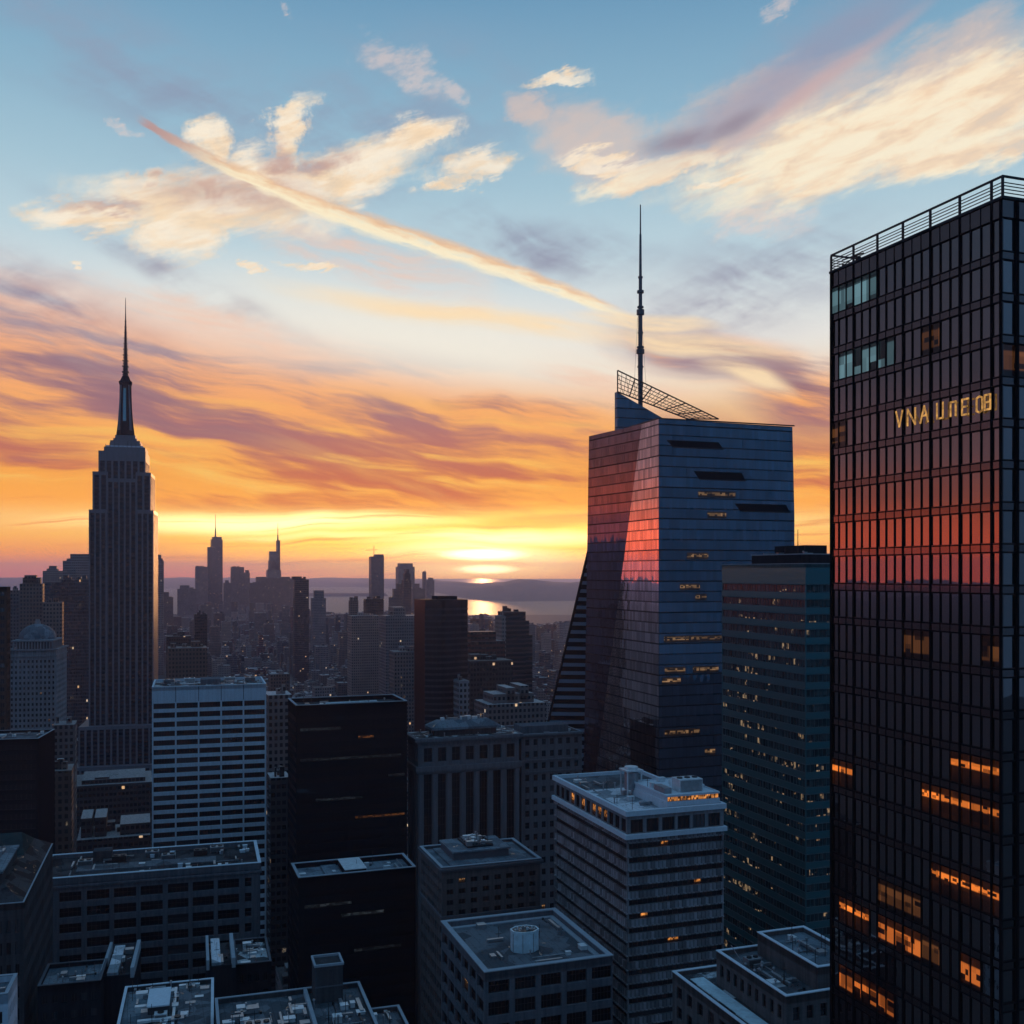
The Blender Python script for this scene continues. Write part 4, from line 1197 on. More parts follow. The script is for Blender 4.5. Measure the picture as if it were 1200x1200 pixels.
top_rows = [(H - 5.6, H - 2.2)]
rows = [(H - 9.6 - i * PT, H - 9.6 - i * PT + 1.55) for i in range(30)][::-1]
rows = [r for r in rows if r[0] > 8]
o1 = facade(B, mb, 'left', 0, B.L, H - 7.0, H, cl, top_rows, 0, .5); o2 = facade(B, mb, 'front', 0, B.W, H - 7.0, H, cf, top_rows, 0, .5)
for fc in ('right', 'back'): facade(B, mb, fc, 0, B.flen(fc), 2, H, [], [], 0, 0)
mb.build('upper_wall', 'pale_stone', B.root)
mb = MB()
b1 = facade(B, mb, 'left', 0, B.L, 2, H - 7.0, [(0.3, B.L - .3)], rows, 0, .7); b2 = facade(B, mb, 'front', 0, B.W, 2, H - 7.0, [(0.3, B.W - .3)], rows, 0, .7)
mb.build('wall', 'precast_band', B.root)
rs = random.Random(5)
windows(B, o1, ('window_dark', 'window_frame'), lambda o: 'window_warm' if (o[1] > B.L * .18 and o[1] < B.L * .72 and rs.random() < .8) else None, nm=2, fr=.08, cap=40)
windows(B, o2, ('window_dark', 'window_frame'), None, nm=2, fr=.08, cap=20)
windows(B, b1, ('window_dark', 'window_frame'), None, nm=30, fr=.07, cap=40, name='window_band')
windows(B, b2, ('window_dark', 'window_frame'), None, nm=18, fr=.07, cap=40, name='window_band')
for zz_, hh, pr, mt in ((H - 1.2, 1.3, .55, 'coping_pale'), (H - 6.9, 1.15, .7, 'coping_pale')):
    mb = MB(); mb.ring(-pr, B.W + pr, -pr, B.L + pr, pr + .25, zz_, zz_ + hh); mb.build('cornice', mt, B.root)
for (ra, rb) in rows:
    mb = MB(); fbox(B, mb, 'left', -.35, B.L, rb + .02, rb + .3, -.35, -.003); fbox(B, mb, 'front', 0, B.W, rb + .02, rb + .3, -.35, -.003); mb.build('ledge', 'precast_band', B.root)
for (x0_, x1_, py_r, fr_x) in ((836, 843, 0, 0),): pass
for (px0, px1, pyy) in ((776, 784, 996), (752, 760, 1079), (784, 796, 1110), (815, 822, 1039)):
    s0, zq = B.hit('front', px0, pyy); s1, _ = B.hit('front', px1, pyy)
    r_ = min(rows, key=lambda r: abs((r[0] + r[1]) / 2 - zq))
    mb = MB(); mb.quad((s0, .6, r_[0] + .2), (s1, .6, r_[0] + .2), (s1, .6, r_[1] - .1), (s0, .6, r_[1] - .1), 0, [(0, 0), (1, 0), (1, 1), (0, 1)])
    mb.quad((s0, .6, r_[0] + .2), (s1, .6, r_[0] + .2), (s1, .69, r_[0] + .2), (s0, .69, r_[0] + .2)); mb.build('lit_window', 'window_warm', B.root)
mb = MB(); mb.quad((.2, .2, H - .9), (B.W - .2, .2, H - .9), (B.W - .2, B.L - .2, H - .9), (.2, B.L - .2, H - .9)); mb.build('roof', 'roof_gravel', B.root)
mb = MB(); mb.box(1.6, B.W * .55, 3, B.L * .62, H - .89, H - .80); mb.build('membrane', 'roof_pale', B.root)
xa = B.W * .42
ph = empty('penthouse', (xa, 0.9, H - .9), 0, B.root)
pw, pl_, pz0 = B.W - .6 - xa, B.L * .42, 3.9
mb = MB(); mb.ring(0, pw, 0, pl_, .3, 0, pz0 - 1.7); mb.ring(0, pw, 0, pl_, .3, pz0 - .5, pz0); mb.ring(.28, pw - .28, .28, pl_ - .28, .2, pz0 - 1.7, pz0 - .5)
mb.quad((.1, .1, pz0 - .3), (pw - .1, .1, pz0 - .3), (pw - .1, pl_ - .1, pz0 - .3), (.1, pl_ - .1, pz0 - .3)); mb.build('shell', 'coping_pale', ph)
for k in range(10):
    mb = MB(); a_, c_ = .3 + (pw - .6) * k / 10 + .06, .3 + (pw - .6) * (k + 1) / 10 - .06
    mb.quad((a_, .2, pz0 - 1.66), (c_, .2, pz0 - 1.66), (c_, .2, pz0 - .54), (a_, .2, pz0 - .54), 0, [(0, .3), (1, .3), (1, .8), (0, .8)])
    mb.quad((a_, .2, pz0 - 1.66), (c_, .2, pz0 - 1.66), (c_, .27, pz0 - 1.66), (a_, .27, pz0 - 1.66)); mb.build('window', 'window_warm', ph)
q = B.rooft(802, 918, H + 3); unit(B, xa + pw * .58, 6.5, H + pz0 - 1.2, 6.6, 4.6, 3.2, 'unit_pale', 'air_handler', 3)
mb = MB(); mb.box(xa + 1, xa + 3, 4, 10, H + pz0 - 1.19, H + pz0 + .2); mb.build('duct', 'unit_metal', B.root)
ct = empty('cooling_tower', (B.W * .42, B.L * .44, H - .9), 0, B.root)
for i in range(4):
    mb = MB(); mb.box((-2.2, 1.9)[i % 2], (-1.9, 2.2)[i % 2], (-2.2, 1.9)[i // 2], (-1.9, 2.2)[i // 2], 0, 6.6); mb.build('leg', 'unit_pale', ct)
mb = MB(); mb.tube((0, 0, 1.6), (0, 0, 6.2), 1.85, 1.85, 16); mb.build('drum', 'unit_metal', ct)
mb = MB(); mb.box(-2.5, 2.5, -2.5, 2.5, 6.603, 7.0); mb.build('deck', 'unit_pale', ct)
mb = MB(); mb.tube((0, 0, 7.0), (0, 0, 7.7), 1.9, 1.8, 16); mb.build('fan_shroud', 'unit_pale', ct)
vents(B, 2, B.W * .5, 2, B.L * .9, H - .85, 14, 8, 'unit_metal', 'unit_pale'); vents(B, xa + 1, B.W - 2, 8, B.L * .4, H + pz0 - 1.2, 6, 9, 'unit_pale')

# ================================================================== the columned stone block and its wing
B = Bld('columned_stone_block', 'grey stone building with tall pilasters and an attic row of windows below a heavy cornice', 'office building',
        490, 608, 866, 420.0, bl=478, vis=1000)
HEROES_VIS[B.root.name] = 1000
H = B.H; z1 = B.zof(905); z2_ = B.zof(900)
mb = MB(); ops = []; op2 = []
cols = spans(1.2, B.W - .6, 7, .60)
atr = [(B.zof(894), B.zof(877.5))]; base_z = B.zof(1030)
op2 += facade(B, mb, 'front', 0, B.W, z2_, H, cols, atr, 0, .9)
ops += facade(B, mb, 'front', 0, B.W, 2, z1, cols, [(base_z, z1 - 1.2)], 0, 1.2)
cl = spans(1.2, B.L - 1.2, 5, .5)
op2 += facade(B, mb, 'left', 0, B.L, z2_, H, cl, atr, 0, .9); ops += facade(B, mb, 'left', 0, B.L, 2, z1, cl, [(base_z, z1 - 1.2)], 0, 1.2)
for fc in ('front', 'left'): facade(B, mb, fc, 0, B.flen(fc), z1, z2_, [], [], 0, 0)
for fc in ('right', 'back'): facade(B, mb, fc, 0, B.flen(fc), 2, H, [], [], 0, 0)
mb.build('wall', 'lime_stone', B.root)
windows(B, ops, ('window_dark', 'window_frame'), None, nm=2, nh=11, fr=.16, cap=40, name='window'); windows(B, op2, ('window_dark', 'window_frame'), None, nm=1, nh=1, fr=.16, cap=40)
for i, (ca, cb) in enumerate(cols + [(cols[-1][1] + (cols[1][0] - cols[0][1]), 0)]):
    x = ca - (cols[1][0] - cols[0][1]) / 2; w_ = (cols[1][0] - cols[0][1]) * .30
    mb = MB(); fbox(B, mb, 'front', x - w_, x + w_, base_z, z1 - 1.9, -.35, -.004); fbox(B, mb, 'front', x - w_ * 1.25, x + w_ * 1.25, z1 - 1.898, z1 - 1.0, -.5, -.004); mb.build('pilaster', 'lime_stone', B.root)
    mb = MB(); fbox(B, mb, 'front', x - w_ * .7, x + w_ * .7, atr[0][0], atr[0][1], -.25, -.004); mb.build('pilaster', 'lime_stone', B.root)
for za, zb_, pr in ((z1 - .7, z1 + .1, .6), (z1 + .102, z2_ + .3, 1.0), (H - 2.2, H - 1.2, .6), (H - 1.198, H + .1, 1.5)):
    mb = MB(); mb.ring(-pr, B.W + pr, -pr, B.L + pr, pr + .2, za, zb_); mb.build('cornice', 'lime_stone', B.root)
mb = MB(); nd_ = int(B.W / 1.6)
for i in range(nd_): fbox(B, mb, 'front', i * 1.6 + .2, i * 1.6 + .9, H - 2.9, H - 2.202, -.55, -.004)
mb.build('dentil_course', 'lime_stone', B.root)
mb = MB(); mb.quad((.1, .1, H + .12), (B.W - .1, .1, H + .12), (B.W - .1, B.L - .1, H + .12), (.1, B.L - .1, H + .12)); mb.build('roof', 'roof_mixed', B.root)
x0, x1, y0, y1 = B.W * .18, B.W * .80, B.L * .22, B.L * .70
mb = MB(); mb.box(x0, x1, y0, y1, H + .12, H + 2.6); mb.build('penthouse', 'dark_stone', B.root)
mb = MB(); pl = [(x0 - 1.5, y0 - 1.5), (x1 + 1.5, y0 - 1.5), (x1 + 1.5, y1 + 1.5), (x0 - 1.5, y1 + 1.5)]
p2 = [(x0 + 2.5, y0 + 2), (x1 - 2.5, y0 + 2), (x1 - 2.5, y1 - 2), (x0 + 2.5, y1 - 2)]
mb.prism(pl, H + 2.603, H + 3.6); mb.prism(pl, H + 3.603, H + 6.0, 0, 0, p2); mb.build('hipped_roof', 'roof_blue', B.root)
vents(B, x0 + 4, x1 - 4, y0 + 3, y1 - 3, H + 6.0, 16, 2, 'unit_metal', 'unit_pale'); vents(B, 2, B.W - 2, 1.5, B.L - 2, H + .13, 26, 12, 'unit_metal', 'unit_pale')

B = Bld('stone_wing_block', 'plain grey stone block with small square windows, right beside the columned stone building', 'office building', 611, 682, 861, 440.0, depth=26, vis=990)
HEROES_VIS[B.root.name] = 990
H = B.H
mb = MB(); cols = spans(.8, B.W - .8, 7, .48)
rows = [r for r in storeys(H - 1.0, 5.0, 2.6, 1.2, 22) if r[0] > 6]
ops = facade(B, mb, 'front', 0, B.W, 2, H, cols, rows, 0, .5)
for fc in ('left', 'right', 'back'): facade(B, mb, fc, 0, B.flen(fc), 2, H, [], [], 0, 0)
mb.build('wall', 'lime_stone', B.root); windows(B, ops, ('window_dark', 'window_frame'), None, nm=1, nh=1, fr=.12)
for zq, pr in ((H - .9, .8), (H - 11.5, .5), (H - 16.5, .4)):
    mb = MB(); fbox(B, mb, 'front', 0, B.W + .3, zq, zq + .7, -pr, -.004); mb.build('cornice', 'lime_stone', B.root)
flat_roof(B, H, 0, B.W, 0, B.L, 'lime_stone', 'roof_mixed', 'coping_grey')
mb = MB(); mb.box(3, B.W - 3, 8, 18, H - 1.1, H + 2.2); mb.build('penthouse', 'grey_stone', B.root); vents(B, 2, B.W - 2, 2, 22, H - 1.1, 16, 6, 'unit_metal', 'unit_pale')

# ================================================================== the setback stone block in the middle foreground
B = Bld('setback_stone_block', 'brownish stone block with small windows and a stepped slab roof, behind the octagonal cooling unit', 'office building',
        518, 633, 1019, 300.0, bl=493)
H = B.H
mb = MB(); ops = []
rows = [r for r in storeys(H - 2.0, 3.05, 1.5, .6, 4)] + [r for r in storeys(H - 15.5, 4.2, 2.2, .8, 18) if r[0] > 6]
rows.sort()
ops += facade(B, mb, 'front', 0, B.W, 2, H, spans(.6, B.W - .6, 8, .56), rows, 0, .4); ops += facade(B, mb, 'left', 0, B.L, 2, H, spans(.6, B.L - .6, 9, .56), rows, 0, .4)
for fc in ('right', 'back'): facade(B, mb, fc, 0, B.flen(fc), 2, H, [], [], 0, 0)
mb.build('wall', 'warm_stone', B.root); windows(B, ops, ('window_dark', 'window_frame'), None, nm=1, nh=0, fr=.1)
for za, zb_, pr in ((H - .9, H - .4, .45), (H - .398, H + .15, .8), (H - 14.2, H - 13.5, .4)):
    mb = MB(); mb.ring(-pr, B.W + pr, -pr, B.L + pr, pr + .5, za, zb_); mb.build('cornice', 'coping_dark', B.root)
flat_roof(B, H + .5, -.3, B.W + .3, -.3, B.L + .3, 'coping_dark', 'roof_blue', 'coping_grey', ph=.8, t=.8)
mb = MB(); mb.box(3.2, B.W - 3.2, 2.2, B.L - 2.5, H - .29, H + .35); mb.build('roof_deck', 'roof_blue', B.root)
x0, x1, y0, y1 = 5.5, B.W - 7.5, B.L * .28, B.L - 3.6
mb = MB(); mb.box(x0, x1, y0, y1, H + .353, H + 2.4); mb.build('penthouse', 'coping_dark', B.root)
mb = MB(); mb.box(x0 - .5, x1 + .5, y0 - .5, y1 + .5, H + 2.403, H + 2.9); mb.build('penthouse_roof', 'roof_blue', B.root)
mb = MB(); mb.box(x0 + 5, x1 - 4, y0 + 2.5, y1 - 1, H + 2.903, H + 3.5); mb.build('plant_deck', 'roof_dark', B.root)
vents(B, x0 + 5.4, x1 - 5, y0 + 3, y1 - 2, H + 3.5, 22, 14, 'unit_metal', 'unit_pale')

# ================================================================== the foreground block with the octagonal cooling unit
B = Bld('ribbon_window_block', 'foreground block with broad windows and a flat roof bearing a pale octagonal cooling unit', 'office building', 568, 718, 1140, 230.0, bl=517)
H = B.H
mb = MB(); ops = []
rows = [r for r in storeys(H - .9, 5.0, 3.2, 1.0, 20) if r[0] > 6]
ops += facade(B, mb, 'front', 0, B.W, 2, H, spans(.25, B.W + .4, 5, .80)[:5], rows, 0, .7); ops += facade(B, mb, 'left', 0, B.L, 2, H, spans(.4, B.L - .4, 6, .82), rows, 0, .7)
for fc in ('right', 'back'): facade(B, mb, fc, 0, B.flen(fc), 2, H, [], [], 0, 0)
mb.build('wall', 'grey_stone', B.root); windows(B, ops, ('window_dark', 'window_frame'), None, nm=5, nh=1, fr=.07)
flat_roof(B, H, 0, B.W, 0, B.L, 'grey_stone', 'roof_gravel', 'coping_grey', ph=1.5, t=1.0, cop=.25, over=.15)
mb = MB(); mb.ring(1.0, B.W - 1.0, 1.0, B.L - 1.0, 1.3, H - 1.497, H - 1.25); mb.build('walkway', 'coping_grey', B.root)
q = B.rooft(619, 1117, H - 1.5)
cu = empty('cooling_unit', (q[0], q[1] + 2.5, H - 1.5), 0, B.root)
oc = [(3.3 * math.cos(R(22.5 + 45 * i)) * 1.05, 2.7 * math.sin(R(22.5 + 45 * i))) for i in range(8)]
mb = MB(); mb.prism(oc, 0, 4.7); mb.build('casing', 'unit_cyan', cu)
mb = MB(); mb.prism([(x * .99, y * .99) for x, y in oc], 4.703, 4.75); mb.build('lid', 'dark_metal', cu)
mb = MB(); o2_ = [(x * 1.03, y * 1.03) for x, y in oc]
for i in range(8):
    j = (i + 1) % 8
    mb.quad((*o2_[i], 4.4), (*o2_[j], 4.4), (*o2_[j], 4.95), (*o2_[i], 4.95)); mb.quad((*o2_[i], 4.95), (*o2_[j], 4.95), (*[c * .93 for c in oc[j]], 4.95), (*[c * .93 for c in oc[i]], 4.95))
    mb.quad((*[c * .93 for c in oc[i]], 4.95), (*[c * .93 for c in oc[j]], 4.95), (*[c * .93 for c in oc[j]], 4.7), (*[c * .93 for c in oc[i]], 4.7))
mb.build('rim', 'unit_cyan', cu)
for i in range(8):
    mb = MB(); mb.tube((*[c * 1.0 for c in oc[i]], .0), (*[c * 1.0 for c in oc[i]], 4.4), .09, .09, 6); mb.build('rib', 'unit_metal', cu)
rq = random.Random(11)
for i in range(16):
    x, y = rq.uniform(-2.4, 2.4), rq.uniform(-1.9, 1.9); h_ = rq.uniform(.2, .9)
    mb = MB(); mb.tube((x, y, 4.75), (x, y, 4.75 + h_), .22, .22, 7); mb.build('fan', rq.choice(['unit_pale', 'unit_metal']), cu)
vents(B, 3, B.W - 3, 3, B.L * .35, H - 1.5, 5, 21, 'unit_metal', 'unit_pale'); vents(B, 3, B.W - 3, B.L * .55, B.L - 3, H - 1.5, 5, 22, 'unit_metal', 'unit_pale')

# ================================================================== the two black boxes
def black_box(name, label, fl, fr, py, Y0, bl, vis, roofm, copm, seed, prows):
    B = Bld(name, label, 'office building', fl, fr, py, Y0, bl=bl, vis=vis)
    HEROES_VIS[B.root.name] = vis
    H = B.H; mb = MB(); rr = random.Random(seed)
    rows = [r for r in storeys(H - 3.6, 3.9, 2.0, .9, 40) if r[0] > 6]
    ops = facade(B, mb, 'front', 0, B.W, 2, H, [(.3, B.W - .3)], rows, 0, .12) + facade(B, mb, 'left', 0, B.L, 2, H, [(.3, B.L - .3)], rows, 0, .12)
    for fc in ('right', 'back'): facade(B, mb, fc, 0, B.flen(fc), 2, H, [], [], 0, 0)
    mb.build('wall', 'black_panel', B.root)
    of = [o for o in ops if o[0] == 'front']; ol = [o for o in ops if o[0] == 'left']
    windows(B, of, ('black_glass', 'black_panel'), None, nm=int(B.W / 1.6), fr=.08, cap=45, name='window_band'); windows(B, ol, ('black_glass', 'black_panel'), None, nm=int(B.L / 1.6), fr=.08, cap=45, name='window_band')
    for (xa, xb, yy, mt) in prows:
        s0, zq = B.hit('front', xa, yy); s1, _ = B.hit('front', xb, yy)
        r_ = min(rows, key=lambda r: abs((r[0] + r[1]) / 2 - zq))
        mb = MB(); mb.quad((s0, .02, r_[0] + .5), (s1, .02, r_[0] + .5), (s1, .02, r_[1] - .3), (s0, .02, r_[1] - .3), 0, [(0, 0), (1, 0), (1, 1), (0, 1)])
        mb.quad((s0, .02, r_[0] + .5), (s1, .02, r_[0] + .5), (s1, .11, r_[0] + .5), (s0, .11, r_[0] + .5)); mb.build('lit_window', mt, B.root)
    flat_roof(B, H, 0, B.W, 0, B.L, 'black_panel', roofm, copm, ph=1.6, t=.6, cop=.22, over=.15)
    return B
glass('black_glass', (0.30, 0.34, 0.40), (0.005, 0.005, 0.006), refl=0.11)
lit('band_warm', (1.0, 0.36, 0.09), 0.22, 0.3, 0.9, freq=(2.0, 4.0), gate=.55); lit('band_cool', (0.45, 0.58, 0.70), 0.045, 0.2, 0.9, freq=(2.0, 4.0), gate=.55)
B = black_box('black_office_box', 'taller black flat-roofed office box with a pale rim, next to the white gridded block', 347, 477, 827, 400.0, 337.5, 1005, 'roof_dark', 'coping_grey', 1,
              [(352, 400, 850, 'band_cool'), (420, 438, 870, 'band_warm'), (352, 470, 894, 'band_cool'), (455, 474, 913, 'band_cool'), (416, 474, 961, 'band_warm'), (370, 425, 941, 'band_cool')])
mb = MB(); mb.box(B.W * .28, B.W * .80, B.L * .35, B.L * .62, B.H - 1.59, B.H - 1.2); mb.build('roof_plinth', 'roof_mixed', B.root)
mb = MB(); mb.tube((B.W * .3, B.L * .45, B.H - .9), (B.W * .78, B.L * .52, B.H - .9), .35, .35, 6); mb.build('duct', 'unit_pale', B.root)
vents(B, 4, B.W - 4, 4, B.L - 4, B.H - 1.6, 8, 31, 'unit_metal', 'unit_pale')
B = black_box('black_low_box', 'lower black box with a narrow pale-edged roof, in front of the taller black one', 350, 487, 1029, 330.0, 341.5, 1180, 'roof_blue', 'coping_grey', 2,
              [(357, 412, 1058, 'band_cool'), (400, 450, 1068, 'band_cool'), (415, 470, 1119, 'band_cool')])
mb = MB(); mb.box(B.W * .40, B.W * .58, 2.0, B.L - 2, B.H - 1.59, B.H + .5); mb.build('penthouse', 'dark_panel', B.root)
mb = MB(); mb.box(B.W * .395, B.W * .585, 1.8, B.L - 1.8, B.H + .503, B.H + .7); mb.build('penthouse_roof', 'unit_pale', B.root)
mb = MB(); mb.box(B.W * .24, B.W * .37, 2, B.L - 3, B.H - 1.59, B.H - .6); mb.build('stair_head', 'roof_blue', B.root)
vents(B, 2, B.W - 2, 2, B.L - 2, B.H - 1.6, 9, 33, 'unit_metal', 'unit_pale')

# ================================================================== the white gridded block
B = Bld('white_grid_block', 'white concrete block with five bays of wide dark windows and a blank top storey', 'office building', 178, 312, 806, 480.0, depth=36, th=R(17), vis=1003)
HEROES_VIS[B.root.name] = 1003
H = B.H; mb = MB()
rows = [(H - 7.2 - (i + 1) * 4.24 + 1.45, H - 7.2 - (i + 1) * 4.24 + 4.05) for i in range(32)][::-1]
rows = [r for r in rows if r[0] > 6]
cols = [(a_, c_) for a_, c_ in spans(.3, B.W - .3, 5, .93)]
ops = facade(B, mb, 'front', 0, B.W, 2, H, cols, rows, 0, 1.3)
for fc in ('left', 'right', 'back'): facade(B, mb, fc, 0, B.flen(fc), 2, H, [], [], 0, 0)
mb.build('wall', 'white_concrete', B.root); windows(B, ops, ('window_dark', 'window_frame'), None, nm=7, nh=0, fr=.10)
for i in range(1, 5):
    mb = MB(); x = .3 + (B.W - .6) * i / 5; fbox(B, mb, 'front', x - .12, x + .12, H - 6.8, H, -.02, -.002); mb.build('panel_joint', 'dark_panel', B.root)
flat_roof(B, H + .2, 0, B.W, 0, B.L, 'white_concrete', 'roof_mixed', 'coping_pale', ph=1.2, t=.6)
mb = MB(); mb.box(B.W * .42, B.W * .6, 12, 24, H - .99, H + 2); mb.build('penthouse', 'grey_stone', B.root)
for k in range(5): unit(B, 7 + k * 9.5, 26 + (k % 2) * 4, H - 1, 5, 4, 2.2, 'unit_pale' if k % 2 else 'unit_metal', 'air_handler', 2)
vents(B, 2, B.W - 2, 2, 33, H - 1, 30, 41, 'unit_metal', 'unit_pale')

# ================================================================== the long stone block, lower left
B = Bld('long_stone_block', 'long grey stone block with seven wide dark bays, below the white gridded block', 'office building', 45, 305, 1031, 330.0, depth=30, th=R(16.6), vis=1150)
HEROES_VIS[B.root.name] = 1150
H = B.H; mb = MB()
kx = B.W / 260.0
wide = [((xa - 45) * kx, (xb - 45) * kx) for xa, xb in ((68, 93), (99, 125), (130, 156), (161, 187), (193, 217.5), (222.5, 248), (253, 279))]
ends = [(2.2, 4.2), (B.W - 5.0, B.W - 2.8)]
rows = [r for r in storeys(H - 3.6, 5.03, 3.1, .85, 18) if r[0] > 6]
ops = facade(B, mb, 'front', 0, B.W, 2, H, sorted(wide + ends), rows, 0, .9)
for fc in ('left', 'right', 'back'): facade(B, mb, fc, 0, B.flen(fc), 2, H, [], [], 0, 0)
mb.build('wall', 'grey_stone', B.root)
windows(B, [o for o in ops if o[2] - o[1] > 3], ('window_dark', 'window_frame'), None, nm=4, nh=1, fr=.09, cap=60)
windows(B, [o for o in ops if o[2] - o[1] <= 3], ('window_grey', 'grey_stone'), None, nm=0, nh=1, fr=.09, cap=30)
mb = MB(); mb.ring(-.5, B.W + .5, -.5, B.L + .5, .8, H - 3.2, H - 2.5); mb.build('cornice', 'grey_stone', B.root)
flat_roof(B, H, -.2, B.W + .2, -.2, B.L + .2, 'grey_stone', 'roof_dark', 'coping_pale', ph=1.3, t=.9, cop=.2, over=.1)
mb = MB(); mb.box(10, B.W - 14, 9, 16, H - 1.29, H - .7); mb.build('roof_plinth', 'roof_gravel', B.root)
for k in range(6): unit(B, 12 + k * 8.5 + (k * 37 % 5), 18 + (k % 3) * 3, H - 1.3, 4.5, 3, 1.9, ('unit_metal', 'dark_metal', 'unit_metal')[k % 3], 'air_handler', 2)
mb = MB(); mb.box(14, 20, 22, 27, H - 1.29, H + 2.2); mb.build('stair_head', 'dark_stone', B.root)
vents(B, 3, B.W - 3, 3, 27, H - 1.3, 40, 51, 'unit_metal', 'coping_pale')

# ================================================================== the tall stepped tower with the mast
m, g, bb = new_mat('strip_glass')
P_ = pos(g); _, _, pz_ = g.sep(P_); fz = g.m('FRACT', g.div(pz_, 3.9)); cw = g.white(g.vm('FLOOR', g.vm('MULTIPLY', P_, (.25, .25, .2564))))
k = g.m('GREATER_THAN', fz, .45)
setb(g, bb, color=g.mix(k, (0.018, 0.019, 0.023), g.mix(cw, (0.005, 0.006, 0.008), (0.016, 0.018, 0.023))), rough=g.lr(k, 0, 1, .7, .2))
E = Bld('stepped_spire_tower', 'tall art deco stone tower stepping up to a needle mast, against the sunset sky', 'skyscraper', 104, 180, 595, 935.0, depth=46, th=R(14.0), vis=1000)
HEROES_VIS[E.root.name] = 960
zE = lambda py: E.zof(py)
sc = E.W / 76.0
X = lambda px: (px - 104) * sc
def tier(x0, x1, y0, y1, z0, z1, n, ns, band=3.0, name='tier', vis=True):
    e = empty(name, (0, 0, 0), 0, E.root)
    mb = MB(); F = []
    class S: pass
    s_ = S(); s_.W = x1; s_.L = y1
    b = E
    cols = spans(x0 + .5, x1 - .5, n, .70); cs = spans(y0 + .5, y1 - .5, ns, .66)
    def face(mb, axis, at_, u0, u1, cc, sg):
        P = (lambda u, z, d: (u, at_ + d * sg, z)) if axis == 'x' else (lambda u, z, d: (at_ + d * sg, u, z))
        za, zb = z0 + .4, z1 - band
        uc = u0
        mb.quad(P(u0, z0, 0), P(u1, z0, 0), P(u1, za, 0), P(u0, za, 0)); mb.quad(P(u0, zb, 0), P(u1, zb, 0), P(u1, z1, 0), P(u0, z1, 0))
        for ca, cb in cc:
            mb.quad(P(uc, za, 0), P(ca, za, 0), P(ca, zb, 0), P(uc, zb, 0)); uc = cb
            for u in (ca, cb): mb.quad(P(u, za, 0), P(u, zb, 0), P(u, zb, .9), P(u, za, .9))
            mb.quad(P(ca, zb, 0), P(cb, zb, 0), P(cb, zb, .9), P(ca, zb, .9)); mb.quad(P(ca, za, 0), P(cb, za, 0), P(cb, za, .9), P(ca, za, .9))
            w = MB(); w.quad(P(ca, za, .9), P(cb, za, .9), P(cb, zb, .9), P(ca, zb, .9)); w.quad(P(ca, za, .9), P(cb, za, .9), P(cb, za, 1.1), P(ca, za, 1.1))
            F.append(w)
        mb.quad(P(uc, za, 0), P(u1, za, 0), P(u1, zb, 0), P(uc, zb, 0))
    face(mb, 'x', y0, x0, x1, cols, 1); face(mb, 'y', x1, y0, y1, cs, -1)
    mb.quad((x0, y1, z0), (x1, y1, z0), (x1, y1, z1), (x0, y1, z1)); mb.quad((x0, y0, z0), (x0, y1, z0), (x0, y1, z1), (x0, y0, z1))
    mb.quad((x0, y0, z1), (x1, y0, z1), (x1, y1, z1), (x0, y1, z1))
    mb.build('wall', 'tower_stone', e)
    for w in F: w.build('window_strip', 'strip_glass', e)
    return e
d = E.L
tier(X(84), X(205), -14, d + 14, 1.2, zE(922), 16, 9)
tier(X(88), X(200), -10, d + 10, zE(922), zE(897), 15, 8)
tier(X(93), X(191), -5, d + 5, zE(897), zE(851), 13, 7)
tier(X(104), X(124.5), 0, d, zE(851), zE(597), 3, 5)
tier(X(159.5), X(180), 0, d, zE(851), zE(597), 3, 6)
tier(X(124.5), X(159.5), 2.2, d - 1, zE(851), zE(560), 5, 1)
tier(X(108), X(125.5), 1.6, d - 1.6, zE(597), zE(552), 2, 4)
tier(X(158.5), X(176.5), 1.6, d - 1.6, zE(597), zE(552), 2, 4)
tier(X(114.5), X(170), 3.6, d - 3.6, zE(560), zE(527), 7, 5, band=9.0)
def slab(x0, x1, y0, y1, z0, z1, name, mat='tower_stone'):
    mb = MB(); mb.box(x0, x1, y0, y1, z0, z1); return mb.build(name, mat, E.root)
c0 = X(143.4); dm = d / 2
for xa, xb, ya, yb_ in ((120, 169, 527, 521.5), (121.5, 166, 521.5, 519.5), (126, 163, 519.5, 516), (126.8, 162, 516, 513), (130, 158, 513, 510), (132, 156, 510, 506)):
    hw = (X(xb) - X(xa)) / 2
    slab(X(xa), X(xb), dm - hw * .8, dm + hw * .8, zE(ya) + .02, zE(yb_), 'setback', 'tower_stone' if yb_ != 519.5 else 'coping_pale')
for k in range(9):
    mb = MB(); x = X(122) + (X(163) - X(122)) * k / 8; mb.tube((x, dm - 14, zE(522)), (x, dm - 14, zE(522) + 3 + (k * 7 % 4)), .2, .1, 5); mb.build('aerial', 'rail_metal', E.root)
zM = lambda py: E.zof(py, c0, dm)
prof = [(510, 12.6), (500, 11.0), (490, 9.8), (478, 8.8), (465, 8.2), (452, 8.0), (449, 9.2), (447.5, 9.2), (446, 7.0), (441, 4.6)]
ms_ = empty('mooring_mast', (c0, dm, 0), 0, E.root)
mb = MB()
for (ya, ra), (yb_, rb) in zip(prof[:-1], prof[1:]):
    k_ = sc * .92
    mb.prism([(ra * k_ * math.cos(R(22.5 + 45 * i)), ra * k_ * math.sin(R(22.5 + 45 * i))) for i in range(8)], zM(ya), zM(yb_), 0, 0,
             [(rb * k_ * math.cos(R(22.5 + 45 * i)), rb * k_ * math.sin(R(22.5 + 45 * i))) for i in range(8)])
mb.build('shaft', 'dark_panel', ms_)
